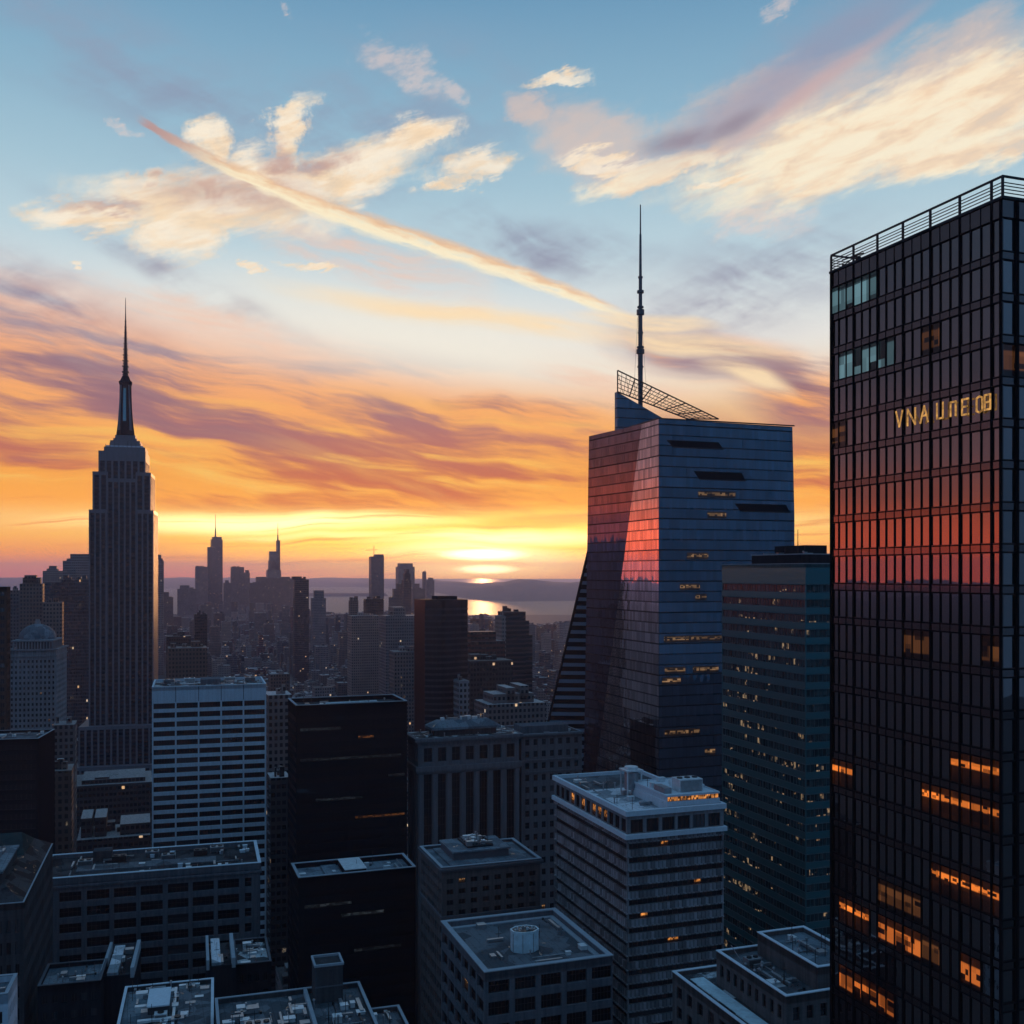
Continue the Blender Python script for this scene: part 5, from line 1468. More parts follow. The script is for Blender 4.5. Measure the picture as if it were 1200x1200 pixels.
mb = MB(); mb.quad((-1.7, -9.6 * sc * .95, zM(502)), (1.2, -9.6 * sc * .95, zM(502)), (.8, -7.7 * sc * .92, zM(456)), (-1.2, -7.7 * sc * .92, zM(456)))
mb.quad((-1.7, -9.6 * sc * .95, zM(502)), (1.2, -9.6 * sc * .95, zM(502)), (1.2, -7 * sc, zM(502)), (-1.7, -7 * sc, zM(502))); mb.build('window_strip', 'mast_glass', ms_)
for sx in (-1, 1):
    mb = MB(); mb.quad((sx * 5.2 - 1.2, -9.2 * sc, zM(505)), (sx * 5.2 + 1.2, -9.2 * sc, zM(505)), (sx * 3.4 + .5, -6.9 * sc, zM(452)), (sx * 3.4 - .5, -6.9 * sc, zM(452)))
    mb.quad((sx * 5.2 - 1.2, -9.2 * sc, zM(505)), (sx * 5.2 + 1.2, -9.2 * sc, zM(505)), (sx * 5.2 + 1.2, -6 * sc, zM(505)), (sx * 5.2 - 1.2, -6 * sc, zM(505))); mb.build('buttress', 'tower_stone', ms_)
for (ya, yb_, wa, wb) in ((442, 425, 8.0, 5.4), (425, 405, 5.0, 4.0), (405, 385, 3.6, 2.6), (385, 368, 2.2, 1.5), (368, 349, 1.4, .7)):
    mb = MB(); mb.tube((0, 0, zM(ya)), (0, 0, zM(yb_) + .02), wa * sc * .40, wb * sc * .40, 8); mb.build('antenna', 'rail_metal', ms_)
for k in range(20):
    yy = 440 - k * 3.3; w_ = (8.6 - k * .33) * sc * (.5 if k % 2 else .40)
    mb = MB(); mb.box(-w_, w_, -w_, w_, zM(yy), zM(yy) + .9); mb.build('antenna_ring', 'rail_metal', ms_)

# ================================================================== the left edge
B = Bld('domed_stone_tower', 'pale stone tower with a close window grid, an arcade and a low domed roof', 'tower', 10, 66, 762, 640.0, depth=34, th=R(13), vis=855)
HEROES_VIS[B.root.name] = 860
H = B.H; mb = MB(); rows = [r for r in storeys(H - 5.5, 3.3, 1.7, .8, 36) if r[0] > 20]
ops = facade(B, mb, 'front', 0, B.W, 2, H, spans(.6, B.W - .6, 11, .5), rows, 0, .5) + facade(B, mb, 'right', 0, B.L, 2, H, spans(.6, B.L - .6, 11, .5), rows, 0, .5)
for fc in ('left', 'back'): facade(B, mb, fc, 0, B.flen(fc), 2, H, [], [], 0, 0)
mb.build('wall', 'pale_stone', B.root); windows(B, ops, ('window_dark', 'pale_stone'), None, nm=0, nh=0, fr=.0)
for za, zb_, pr in ((H - 4.2, H - 3.4, .6), (H - .5, H + .5, 1.0)):
    mb = MB(); mb.ring(-pr, B.W + pr, -pr, B.L + pr, pr + .3, za, zb_); mb.build('cornice', 'pale_stone', B.root)
mb = MB(); mb.box(.1, B.W - .1, .1, B.L - .1, H, H + .4); mb.build('roof', 'roof_gravel', B.root)
nA_ = 13; ar = empty('arcade', (0, 0, H + .4), 0, B.root)
for i in range(nA_ + 1):
    mb = MB(); x = 2 + (B.W - 5) * i / nA_; mb.box(x, x + .9, 1.6, 2.5, 0, 4.4); mb.build('column', 'pale_stone', ar)
for i in range(9):
    mb = MB(); y = 3 + (B.L - 6) * i / 8; mb.box(B.W - 3.4, B.W - 2.5, y, y + .9, 0, 4.4); mb.build('column', 'pale_stone', ar)
mb = MB(); mb.box(4, B.W - 5, 4, B.L - 4, 0, 4.4); mb.build('inner_wall', 'dark_panel', ar)
mb = MB(); mb.box(1.2, B.W - 2.2, 1.2, B.L - 2, 4.403, 5.4); mb.build('entablature', 'pale_stone', ar)
cx_, cy_, rx_ = (B.W - 1) / 2, B.L / 2, (B.W - 5) / 2
mb = MB()
for k in range(6):
    t0, t1 = k / 6 * math.pi / 2 * .92, (k + 1) / 6 * math.pi / 2 * .92
    pa = [(cx_ + rx_ * math.cos(t0) * math.cos(R(a_)), cy_ + rx_ * math.cos(t0) * math.sin(R(a_))) for a_ in range(0, 360, 18)]
    pb = [(cx_ + rx_ * math.cos(t1) * math.cos(R(a_)), cy_ + rx_ * math.cos(t1) * math.sin(R(a_))) for a_ in range(0, 360, 18)]
    mb.prism(pa, H + 5.8 + 9.5 * math.sin(t0), H + 5.8 + 9.5 * math.sin(t1), 0, 0, pb)
mb.build('dome', 'roof_blue', B.root)
mb = MB(); mb.tube((cx_, cy_, H + 15), (cx_, cy_, H + 18), 2, 1.2, 10); mb.build('lantern', 'pale_stone', B.root)

def plain(name, label, cat, fl, fr, py, Y0, wall, pitch=3.8, wh=1.8, nc=8, frac=.55, depth=24, th=TH, vis=1200, roofm='roof_gravel', cop='coping_grey', glz='window_dark', bl=None, side=None, cap=60, clutter=6, recess=.4, nm=1, top=1.4, nside=None):
    B = Bld(name, label, cat, fl, fr, py, Y0, depth=None if bl is not None else depth, bl=bl, th=th, vis=vis)
    HEROES_VIS[B.root.name] = vis
    H = B.H; mb = MB(); rows = [r for r in storeys(H - top, pitch, wh, .8, 60) if r[0] > 8]
    ops = facade(B, mb, 'front', 0, B.W, 2, H, spans(.5, B.W - .5, nc, frac), rows, 0, recess)
    for fc in ('left', 'right'):
        cc = spans(.5, B.L - .5, nside or max(2, int(nc * B.L / B.W)), frac) if side and fc in side else []
        ops += facade(B, mb, fc, 0, B.L, 2, H, cc, rows if cc else [], 0, recess)
    facade(B, mb, 'back', 0, B.W, 2, H, [], [], 0, 0)
    mb.build('wall', wall, B.root)
    if rows: windows(B, ops, (glz, 'window_frame'), None, nm=nm, nh=0, fr=.08 if Y0 < 600 else 0, cap=cap)
    flat_roof(B, H, 0, B.W, 0, B.L, wall, roofm, cop, ph=1.0, t=.5)
    if clutter: vents(B, 2, B.W - 2, 2, B.L - 2, H - 1, clutter, int(fl * 7 + py), 'unit_metal', 'unit_pale')
    return B
plain('dark_ledge_block', 'dark block with thin horizontal ledges and a brown side wall, below the domed tower', 'office building', -50, 45, 868, 420.0, 'black_panel', 4.0, 2.2, 1, .97, depth=26, th=R(10), vis=985, nm=14, side=(), clutter=12)
plain('edge_shadow_tower', 'tall dark tower filling the very edge of the photo beside the domed stone tower', 'tower', -70, 8, 688, 520.0, 'brown_brick', 4.0, 2.2, 9, .6, depth=7, th=R(12), vis=850, side=('right',), clutter=4)
B = plain('mansard_corner_block', 'old masonry corner block with a dark sloping attic roof and a green rear roof', 'building', -70, 28, 1066, 250.0, 'dark_stone', 5.4, 3.0, 9, .5, depth=58, th=R(17.3), vis=1150, side=('right',), clutter=0, top=2.5)
mb = MB(); W_, L_, H_ = B.W, B.L, B.H
mb.prism([(-.5, .3), (W_ - .3, .3), (W_ - .3, L_), (-.5, L_)], H_ + .2, H_ + 3.2, 0, 0, [(3, 5), (W_ - 5, 5), (W_ - 5, L_ - 4), (3, L_ - 4)]); mb.build('mansard_roof', 'roof_dark', B.root)
mb = MB(); mb.box(4, W_ - 6, 6, L_ - 26, H_ + 3.203, H_ + 6.0); mb.build('attic', 'dark_stone', B.root)
mb = MB(); mb.box(3.5, W_ - 5.5, 5.5, L_ - 25.5, H_ + 6.003, H_ + 6.5); mb.build('attic_roof', 'roof_blue', B.root)
mb = MB(); mb.prism([(W_ - 26, L_ - 24), (W_ - 4.5, L_ - 24), (W_ - 4.5, L_ - 4.5), (W_ - 26, L_ - 4.5)], H_ + 3.203, H_ + 7.2, 0, 0, [(W_ - 24, L_ - 14), (W_ - 6.5, L_ - 14), (W_ - 6.5, L_ - 13.6), (W_ - 24, L_ - 13.6)]); mb.build('green_roof', 'roof_green', B.root)
vents(B, 5, W_ - 8, 7, L_ - 28, H_ + 6.5, 12, 61, 'unit_metal', 'unit_pale')
# ================================================================== the tiered stone block, lower right
B = Bld('tiered_stone_block', 'stone block with three stepped frosted roofs, at the foot of the dark curtain wall tower', 'office building', 917, 1060, 1236, 185.0, bl=796)
H = B.H
def tierbox(x0, x1, y0, y1, z0, z1, nwf, nws, roofm, wallm='warm_stone', cop='coping_pale', t=.5, h0=1.3):
    """one setback: walls with windows on the two faces towards the street, parapet and roof"""
    class V: pass
    v = V(); v.W = x1 - x0; v.L = y1 - y0; v.root = empty('setback', (x0, y0, 0), 0, B.root)
    v.p = lambda f, u, z, d: Bld.p(v, f, u, z, d); v.flen = lambda f: v.W if f in ('front', 'back') else v.L
    v.px = lambda x, y, z: B.px(x + x0, y + y0, z); v.w = lambda x, y, z: B.w(x + x0, y + y0, z)
    mb = MB(); ops = []
    rows = [(zz - 3.6, zz - 1.0) for zz in np.arange(z1 - h0, z0 + 3.8, -4.2)][::-1]
    ops += facade(v, mb, 'front', 0, v.W, z0, z1, spans(.8, v.W - .8, nwf, .5), rows, 0, .5) + facade(v, mb, 'left', 0, v.L, z0, z1, spans(.8, v.L - .8, nws, .5), rows, 0, .5)
    for fc in ('right', 'back'): facade(v, mb, fc, 0, v.flen(fc), z0, z1, [], [], 0, 0)
    mb.build('wall', wallm, v.root)
    windows(v, ops, ('window_dark', 'window_frame'), None, nm=1, nh=1, fr=.09, cap=40)
    flat_roof(v, z1, 0, v.W, 0, v.L, wallm, roofm, cop, ph=.9, t=t, over=.12)
    return v
c2 = B.rooft(921, 1168, 126.0); b2 = B.rooft(845, 1119, 126.0)
c1 = B.rooft(958, 1134, 129.7); b1 = B.rooft(888, 1093, 129.7)
tierbox(0, B.W, 0, B.L + 3, 2, H, 8, 9, 'roof_mixed')
v2 = tierbox(c2[0], B.W, c2[1], max(b2[1], B.L - 4), H - .85, 126.0, 6, 9, 'roof_gravel')
v1 = tierbox(c1[0], B.W, c1[1], max(b2[1], B.L - 4) - 2.5, 126.0 - .85, 129.7, 5, 7, 'roof_blue')
mb = MB(); mb.box(2.6, c2[0] - .8, 2.0, B.L, H - .89, H - .78); mb.build('membrane', 'unit_cyan', B.root)
mb = MB(); mb.box(1.2, 2.3, 2.0, B.L, H - .89, H - .80); mb.build('gutter', 'roof_dark', B.root)
vents(B, c2[0] + 1.5, c1[0] - 2, c2[1] + 3, b2[1] - 4, 125.1, 14, 71, 'unit_metal', 'unit_pale'); vents(B, c1[0] + 2, B.W - 3, c1[1] + 3, b1[1] - 3, 128.8, 10, 72, 'unit_metal', 'unit_pale')
unit(B, c2[0] + 4.0, b2[1] - 5, 125.1, 3, 2.2, 1.6, 'unit_metal'); q = (c2[0] + 3, b2[1] - 4)
mb = MB(); mb.tube((q[0] - .5, q[1], 125.1), (q[0] - 2.2, q[1] + 2, 128.6), .09, .07, 6); mb.build('davit', 'unit_metal', B.root)

# ================================================================== the crowded roofs along the lower edge
B = plain('flat_roof_block', 'low block whose grey roof is crowded with ducts, cabins and stair heads', 'building', 128, 250, 1243, 200.0, 'dark_stone', 4.2, 2.2, 8, .5, depth=37, th=R(15.8), roofm='roof_blue', cop='coping_pale', side=('right',), clutter=0)
z_ = B.H - 1.0; W_, L_ = B.W, B.L
mb = MB(); mb.box(W_ * .62, W_ - .6, 3, L_ - 5, z_ + .01, z_ + 1.2); mb.build('roof_cabin', 'roof_gravel', B.root)
mb = MB(); mb.box(W_ * .30, W_ * .52, L_ * .55, L_ * .80, z_, z_ + 2.4); mb.build('stair_head', 'dark_stone', B.root)
mb = MB(); mb.box(W_ * .29, W_ * .53, L_ * .54, L_ * .81, z_ + 2.403, z_ + 2.7); mb.build('stair_head_roof', 'coping_pale', B.root)
mb = MB(); mb.box(W_ * .12, W_ * .30, L_ * .18, L_ * .34, z_, z_ + 1.6); mb.build('stair_head', 'dark_panel', B.root)
for k in range(5): unit(B, W_ * .44 + (k % 2) * 3.5, L_ * (.16 + .09 * k), z_, 2.6, 1.9, 1.5, ('unit_pale', 'unit_metal')[k % 2], 'air_handler', 1)
mb = MB(); mb.box(W_ * .56, W_ * .59, 4, L_ - 3, z_ + .3, z_ + 1.0); mb.build('duct', 'unit_pale', B.root)
mb = MB(); mb.box(W_ * .2, W_ * .56, L_ * .47, L_ * .5, z_ + .3, z_ + .8); mb.build('duct', 'unit_pale', B.root)
vents(B, 2, W_ - 3, 3, L_ - 2, z_, 34, 81, 'unit_metal', 'unit_pale'); vents(B, 1.5, W_ - 1.5, L_ - 8, L_ - 1, z_, 20, 82, 'unit_metal', 'unit_pale')

def shaft(name, label, fl, fr, py, Y0, depth, th, slope):
    """a blind lift tower with a sunk ridged roof between two cheek walls"""
    B = Bld(name, label, 'lift tower', fl, fr, py, Y0, depth=depth, th=th)
    mb = MB(); mb.box(0, B.W, 0, B.L, 2, B.H - 2.2, skip='t'); mb.build('wall', 'dark_panel', B.root)
    mb = MB(); mb.box(0, .7, 0, B.L, B.H - 2.2, B.H + slope); mb.build('cheek_wall', 'coping_grey', B.root)
    mb = MB(); mb.box(B.W - .9, B.W, 0, B.L, B.H - 2.2, B.H + slope); mb.build('cheek_wall', 'coping_grey', B.root)
    mb = MB(); mb.box(B.W * .18, B.W * .50, .3, B.L - .3, B.H - 2.0, B.H - .6); mb.build('ridge_roof', 'roof_pale', B.root)
    mb = MB(); mb.quad((.7, 0, B.H - 2.15), (B.W - .9, 0, B.H - 2.15), (B.W - .9, B.L, B.H - 2.15), (.7, B.L, B.H - 2.15)); mb.build('roof', 'roof_dark', B.root)
    mb = MB(); mb.box(.7, B.W - .9, -.2, .5, B.H - 2.14, B.H - 1.3); mb.build('sill', 'dark_panel', B.root)
    vents(B, 1.5, B.W - 2, .8, B.L - 1, B.H - 2.1, 4, int(fl), 'unit_metal')
    return B
shaft('lift_tower', 'dark lift tower with a ridged pale roof, standing behind the crowded grey roof', 118, 157, 1139, 265.0, 21, R(15), 0.4)
shaft('lift_tower', 'lift tower with pale cheek walls, before the right end of the long stone block', 242, 276, 1127, 262.0, 19, R(17), 0.3)
plain('dark_annex', 'dark annex with a small bluish roof and stacked ledges beside the ridged lift tower', 'building', 44, 118, 1156, 255.0, 'dark_panel', 4.0, 2.0, 6, .6, depth=15, th=R(15), roofm='roof_blue', cop='coping_dark', clutter=8)
plain('dark_annex', 'small dark annex with patchy pale roofs, right of the second lift tower', 'building', 276, 318, 1131, 268.0, 'dark_panel', 4.2, 2.0, 4, .6, depth=19, th=R(17), roofm='roof_mixed', cop='coping_dark', side=('right',), clutter=14)
plain('pale_corner_block', 'sliver of a pale parapet in the bottom corner of the photo', 'building', -60, 9, 1172, 170.0, 'white_concrete', 4.2, 2.0, 6, .5, depth=9, th=R(16), roofm='roof_blue', side=('right',), clutter=3)
B = plain('parapet_roof_block', 'low block with a bluish roof, a pale parapet and a tall square bulkhead', 'building', 258, 452, 1248, 190.0, 'dark_stone', 4.2, 2.2, 10, .5, depth=31, th=R(17.5), roofm='roof_gravel', cop='coping_grey', clutter=0)
z_ = B.H - 1.0; q = B.rooft(388, 1176, z_)
mb = MB(); mb.box(q[0] - 3.2, q[0] + 2.6, B.L - 6.5, B.L - .7, z_, z_ + 7.6); bk_ = mb.build('bulkhead', 'dark_stone', B.root)
mb = MB(); mb.ring(q[0] - 3.4, q[0] + 2.8, B.L - 6.7, B.L - .5, .4, z_ + 7.603, z_ + 8.1); mb.build('coping', 'coping_grey', bk_)
mb = MB(); mb.box(q[0] - 3.25, q[0] + 2.65, B.L - 6.62, B.L - 6.51, z_ + 3.2, z_ + 3.5); mb.build('band', 'coping_dark', bk_)
mb = MB(); mb.box(B.W * .60, B.W * .625, .8, B.L - .6, z_, z_ + 1.1); mb.build('fire_wall', 'coping_grey', B.root)
unit(B, B.W * .25, B.L * .45, z_, 5, 3.2, 2.0, 'unit_metal', 'air_handler', 3); unit(B, B.W * .45, B.L * .3, z_, 3.4, 2.4, 1.7, 'unit_pale', 'air_handler', 2)
vents(B, 2, B.W * .58, 3, B.L - 4, z_, 30, 91, 'unit_metal', 'unit_pale'); vents(B, B.W * .64, B.W - 2, 3, B.L - 8, z_, 22, 92, 'unit_metal', 'unit_pale')
plain('low_annex', 'narrow low annex with a dull flat roof between the parapet roof and the black box', 'building', 432, 483, 1216, 215.0, 'dark_stone', 4.2, 2.2, 4, .5, depth=14, th=R(17.5), roofm='roof_gravel', clutter=5)

# ================================================================== middle distance
city_facade('city_brown', (0.13, 0.105, 0.10), (0.02, 0.02, 0.022), fw=2.7, fh=3.5)
city_facade('city_grey', (0.16, 0.16, 0.175), (0.013, 0.014, 0.017), fw=2.8)
city_facade('city_pale', (0.22, 0.21, 0.215), (0.030, 0.030, 0.034), fw=2.5, fh=3.5, ww=.5, wh=.5)
city_facade('city_glass', (0.045, 0.052, 0.065), (0.02, 0.024, 0.03), fw=1.8, fh=3.9, ww=.84, wh=.66, refl=.9)
city_facade('city_dark', (0.035, 0.035, 0.04), (0.012, 0.012, 0.014), fw=2.4, ww=.7, wh=.5)
city_facade('city_red', (0.10, 0.035, 0.032), (0.014, 0.010, 0.011), fw=3.0, fh=3.8, ww=.9, wh=.5)
city_facade('city_wide', (0.075, 0.05, 0.052), (0.010, 0.010, 0.012), fw=40.0, fh=3.9, ww=1.0, wh=.6, litp=0)
def cbox(mb, x0, x1, y0, y1, z0, z1, tone, mi=0):
    """fast building block with metric UVs"""
    mb.tone = tone
    w, d = x1 - x0, y1 - y0
    q = mb.quad
    q((x0, y0, z0), (x1, y0, z0), (x1, y0, z1), (x0, y0, z1), mi, [(0, z0), (w, z0), (w, z1), (0, z1)])
    q((x1, y0, z0), (x1, y1, z0), (x1, y1, z1), (x1, y0, z1), mi, [(w, z0), (w + d, z0), (w + d, z1), (w, z1)])
    q((x1, y1, z0), (x0, y1, z0), (x0, y1, z1), (x1, y1, z1), mi, [(0, z0), (w, z0), (w, z1), (0, z1)])
    q((x0, y1, z0), (x0, y0, z0), (x0, y0, z1), (x0, y1, z1), mi, [(w, z0), (w + d, z0), (w + d, z1), (w, z1)])
    q((x0, y0, z1), (x1, y0, z1), (x1, y1, z1), (x0, y1, z1), mi, [(x0, y0), (x1, y0), (x1, y1), (x0, y1)])
def rtone(rr): return (rr.random(), rr.random(), rr.random())
def far(name, label, x0, x1, py, Y, mat, tops=(), depth=None, th=TH, tone=None, vis=None, cat='tower', clutter=True, mast=None, group=None):
    """a distant tower measured from the photograph: body plus upper stages (px0, px1, top row) and rooftop plant"""
    rr = random.Random(int(x0 * 13 + py))
    D = depth or min(45.0, max(18.0, (x1 - x0) / F_PX * Y * .8))
    B = Bld(name, label, cat, x0, x1, py, Y, depth=D, th=th, vis=vis or 1000, group=group)
    tone = tone or rtone(rr)
    mb = MB(); cbox(mb, 0, B.W, 0, B.L, 1.2, B.H, tone); mb.build('body', mat, B.root)
    k = B.W / (x1 - x0)
    zb = B.H
    for (a_, c_, yy) in tops:
        z = B.zof(yy); mb = MB(); s_ = min(B.L * .3, 4)
        cbox(mb, (a_ - x0) * k, (c_ - x0) * k, s_, B.L - s_, 1.2 if z < zb else zb - .5, z, tone); mb.build('stage', mat, B.root)
    zt = max([B.H] + [B.zof(t[2]) for t in tops])
    if clutter:
        for i in range(4):
            w = B.W * rr.uniform(.08, .25); x = rr.uniform(.05, .7) * B.W; y = rr.uniform(.1, .6) * B.L
            mb = MB(); cbox(mb, x, x + w, y, y + w, B.H - .3, B.H + rr.uniform(1.5, 5), (rr.random(), rr.random(), rr.random())); mb.build('roof_plant', mat, B.root)
    if mast:
        px, ya, yb_ = mast; mb = MB(); x = (px - x0) * k
        za, zb_ = B.zof(ya), B.zof(yb_)
        mb.tube((x, B.L / 2, za), (x, B.L / 2, za + (zb_ - za) * .35), 1.0 * Y / F_PX, .7 * Y / F_PX, 6); mb.tube((x, B.L / 2, za + (zb_ - za) * .35), (x, B.L / 2, zb_), .45 * Y / F_PX, .2 * Y / F_PX, 6); mb.build('mast', 'spire_metal', B.root)
    return B
# the rounded dark tower: floors follow the curve
Bc = Bld('rounded_dark_tower', 'dark reddish tower with a bowed striped facade, standing alone before the bay', 'tower', 497, 549, 703, 700.0, depth=30, vis=835)
W_, L_, H_ = Bc.W, Bc.L, Bc.H
def bow(o):
    pts = [(-0, L_ * .9)] + [(W_ * .02 + W_ * .96 * t, -o - 5.5 * math.sin(math.pi * min(1, t * 1.25)) + (0 if t < .8 else 0)) for t in np.linspace(0, 1, 13)] + [(W_, L_ * .9)]
    return pts[::-1][::-1]
mb = MB(); mb.prism(bow(0), 1.2, H_, 0, 1); mb.build('body', ['rounded_glass', 'roof_dark'], Bc.root)
for i in range(40):
    z = H_ - 7 - i * 3.95
    if z < 10: break
    mb = MB(); mb.prism(bow(.35)[1:14] + [(W_, 1.0), (0.2, 1.0)], z, z + 1.5); mb.build('floor_band', 'rounded_band', Bc.root)
mb = MB(); mb.prism(bow(.6)[1:14] + [(W_, L_ * .8), (0.2, L_ * .8)], H_ - 4.5, H_ - .6); mb.build('crown_band', 'rounded_glass', Bc.root)
mb = MB(); mb.box(W_ * .35, W_ * .8, L_ * .2, L_ * .7, H_, H_ + 2.2); mb.build('roof_plant', 'dark_panel', Bc.root)
far('slim_pale_annex', 'slim pale slab against the foot of the rounded dark tower', 538, 550, 798, 690, 'city_grey', tone=(.9, .1, .4), vis=838)
far('cut_corner_tower', 'dark tower with a stepped right shoulder, right of the rounded dark tower', 591, 616, 717, 900, 'city_wide', [(616, 622, 728), (622, 626, 745)], tone=(.5, .4, .2), vis=830)
far('pale_slab_tower', 'narrow pale slab forming the left edge of the cut corner tower', 588, 593, 722, 880, 'city_pale', tone=(.6, .5, .4), vis=830)
far('red_brick_block', 'dark red block with a stepped top right of the rounded dark tower', 552, 592, 752, 820, 'city_red', [(553, 583, 741)], tone=(.6, .5, .2), vis=832)
far('dark_low_block', 'dark plain block below the stepped red block', 551, 601, 775, 760, 'city_dark', tone=(.5, .3, .1), vis=838)
far('slender_dark_tower', 'slender dark tower with an overhanging cap, right of the two far spires', 345, 362, 679, 1900, 'city_dark', [(343, 354, 675.5)], tone=(.7, .6, .3), vis=760)
far('black_topped_tower', 'tower with a black square head above a pale broad base', 429, 449, 702, 1450, 'city_dark', tone=(.3, .3, .1), vis=725)
far('broad_beige_block', 'broad beige block under the black square head', 412, 446, 722, 1350, 'city_pale', [(430, 452, 735)], tone=(.35, .6, .4), vis=810)
far('broad_grey_block', 'broad grey block with a flat top left of the rounded dark tower', 452, 497, 722, 1250, 'city_grey', [(462, 476, 712)], tone=(.5, .5, .5), vis=830)
far('grey_mid_block', 'square grey block in front of the beige and grey broad blocks', 462, 496, 764, 1000, 'city_grey', tone=(.3, .7, .3), vis=832)
far('twin_stack_tower', 'tower crowned with two round stacks left of the black square head', 411, 420, 704, 1600, 'city_brown', [(411.5, 414.5, 700), (417, 420, 699)], tone=(.5, .4, .2), vis=730)
far('dark_slab_tower', 'dark slab rising from low roofs below the far needle tower', 228, 243, 720, 1300, 'city_dark', tone=(.4, .4, .2), vis=765)
far('dark_flat_block', 'dark flat-topped block just above the white gridded block', 195, 224, 746, 1100, 'city_dark', tone=(.6, .3, .2), vis=770)
far('brown_speckled_block', 'brown block with scattered bright windows directly behind the white gridded block', 197, 243, 760, 860, 'city_brown', tone=(.35, .8, .2), vis=802)
far('blue_flat_block', 'grey block with a pale roof right behind the white gridded block', 314, 342, 815, 560, 'city_grey', tone=(.35, .2, .95), vis=905, depth=20)
far('low_grey_annex', 'low annex with a pale roof between the white gridded block and the black box', 317, 340, 912, 470, 'city_dark', tone=(.5, .2, .95), vis=990, depth=14)
far('hat_roof_block', 'stone block with a domed cluster of roofs behind the stone wing', 572, 640, 826, 640, 'city_grey', [(580, 628, 815), (596, 606, 808), (612, 622, 806)], tone=(.4, .5, .75), vis=850)
far('glass_corner_tower', 'tall pale tower with a chamfered top, just left of the stepped spire tower', 73.5, 104, 657, 1500, 'city_grey', [(82, 104, 649)], tone=(.75, .2, .3), vis=700)
far('pale_twin_block', 'pale low tower with two heads left of the chamfered one', 50, 74, 669, 1700, 'city_pale', [(57, 66, 663)], tone=(.45, .3, .4), vis=700)
far('brown_deco_tower', 'brown tower with rounded shoulders rising behind the domed stone tower', 23, 50, 684, 950, 'city_brown', [(26, 47, 677), (28, 42, 674)], tone=(.8, .5, .2), vis=735)
far('brown_deco_wing', 'lower shoulder of brown masonry beside the rounded brown tower', 50, 73, 706, 930, 'city_brown', tone=(.9, .5, .2), vis=760)
far('navy_flat_tower', 'dark blue flat tower just left of the stepped spire tower', 72, 106, 679, 1150, 'city_glass', [(52, 72, 682)], tone=(.6, .2, .2), vis=800)
far('left_edge_tower', 'broad grey tower behind the domed stone tower by the photo edge', 8, 24, 692, 1050, 'city_grey', tone=(.3, .4, .2), vis=745)
far('narrow_grey_tower', 'narrow grey tower showing just right of the stepped spire tower', 184.5, 192, 657, 2100, 'city_grey', [(185, 189, 650)], tone=(.6, .4, .3), vis=700)
far('dark_terrace_block', 'dim terrace building with ledges at the foot of the stepped spire tower', 83, 178, 922, 640, 'city_dark', [(95, 170, 917)], tone=(.9, .3, .5), vis=985)
far('pale_duct_block', 'dim block carrying two pale square shafts behind the long stone block', 90, 176, 985, 520, 'city_dark', [(94, 107, 962), (110, 124, 962), (140, 176, 972)], tone=(.8, .3, .6), vis=1003)
far('dark_infill_tower', 'dim infill tower between the domed stone tower and the stepped spire tower', 62, 88, 850, 600, 'city_grey', tone=(.3, .4, .4), vis=985)
far('brown_grid_block', 'brown block with a fine window grid under the domed stone tower', 44, 84, 905, 480, 'city_brown', tone=(.4, .6, .3), vis=985)
# far skyline on the left of the bay
Y = 4300
A = far('far_needle_tower', 'tallest far tower with a needle, its left side stepped, standing before the yellow glow', 247.5, 261, 632, Y, 'city_glass', [(243.5, 250, 641), (249, 260, 629)], tone=(.8, .2, .2), vis=690, depth=60, mast=(253, 629, 602))
far('far_slab_tower', 'far flat-topped slab touching the left of the far needle tower', 229, 244, 664, 4200, 'city_grey', tone=(.5, .3, .3), vis=700)
far('far_twin_tower', 'far tower with a lower shoulder between the two far spires', 271, 286, 664.5, 4100, 'city_grey', [(286, 293, 671), (288, 292, 668)], tone=(.4, .4, .3), vis=700)
A = far('far_stepped_spire', 'far tapering tower with a lattice crown and antenna, right of the far needle tower', 313.5, 329.5, 668, 4000, 'city_grey', [(315.5, 328, 657), (316.5, 328.5, 646), (325, 328.5, 633)], tone=(.9, .3, .3), vis=690, depth=50, mast=(326.5, 634, 613))
far('far_wide_block', 'far wide block at the foot of the second far spire', 301, 345, 678, 3900, 'city_brown', [(301, 312, 676), (330, 340, 676)], tone=(.5, .4, .3), vis=705)
far('far_hump_block', 'far block with an arched top left of the far slab', 208, 230, 690, 3600, 'city_grey', [(211, 222, 686)], tone=(.4, .4, .2), vis=720)
far('far_low_slab', 'far low slab nearest the stepped spire tower', 186, 203, 700, 2900, 'city_brown', [(188, 198, 694)], tone=(.3, .4, .2), vis=730)
far('far_flat_tower', 'far flat tower right of the far twin tower', 293, 302, 683, 3800, 'city_brown', tone=(.5, .5, .3), vis=705)
far('far_gap_tower', 'far short tower in the gap right of the far needle tower', 262, 271, 683, 3700, 'city_grey', [(264, 268, 680)], tone=(.4, .5, .3), vis=710)
far('shoreline_block', 'block with a slanted cap near the water, right of the slender dark tower', 366, 382, 701, 2400, 'city_grey', [(369, 380, 692)], tone=(.6, .4, .2), vis=735)
# leaning glass tower by the water, with a crane
C_ = far('leaning_glass_tower', 'smooth glass tower with a crane on top, rising from the bay shore', 435, 450, 652, 3300, 'city_glass', [(440, 450, 649.5)], tone=(.9, .2, .2), vis=702, depth=36)
k = C_.W / 15
mb = MB(); zc_ = C_.zof(649); mb.tube((4.5 * k, 18, zc_), (4.5 * k, 18, zc_ + 24), .9, .8, 5); mb.tube((-5 * k, 18, zc_ + 12), (9 * k, 18, zc_ + 14), .7, .5, 5); mb.build('crane', 'rail_metal', C_.root)
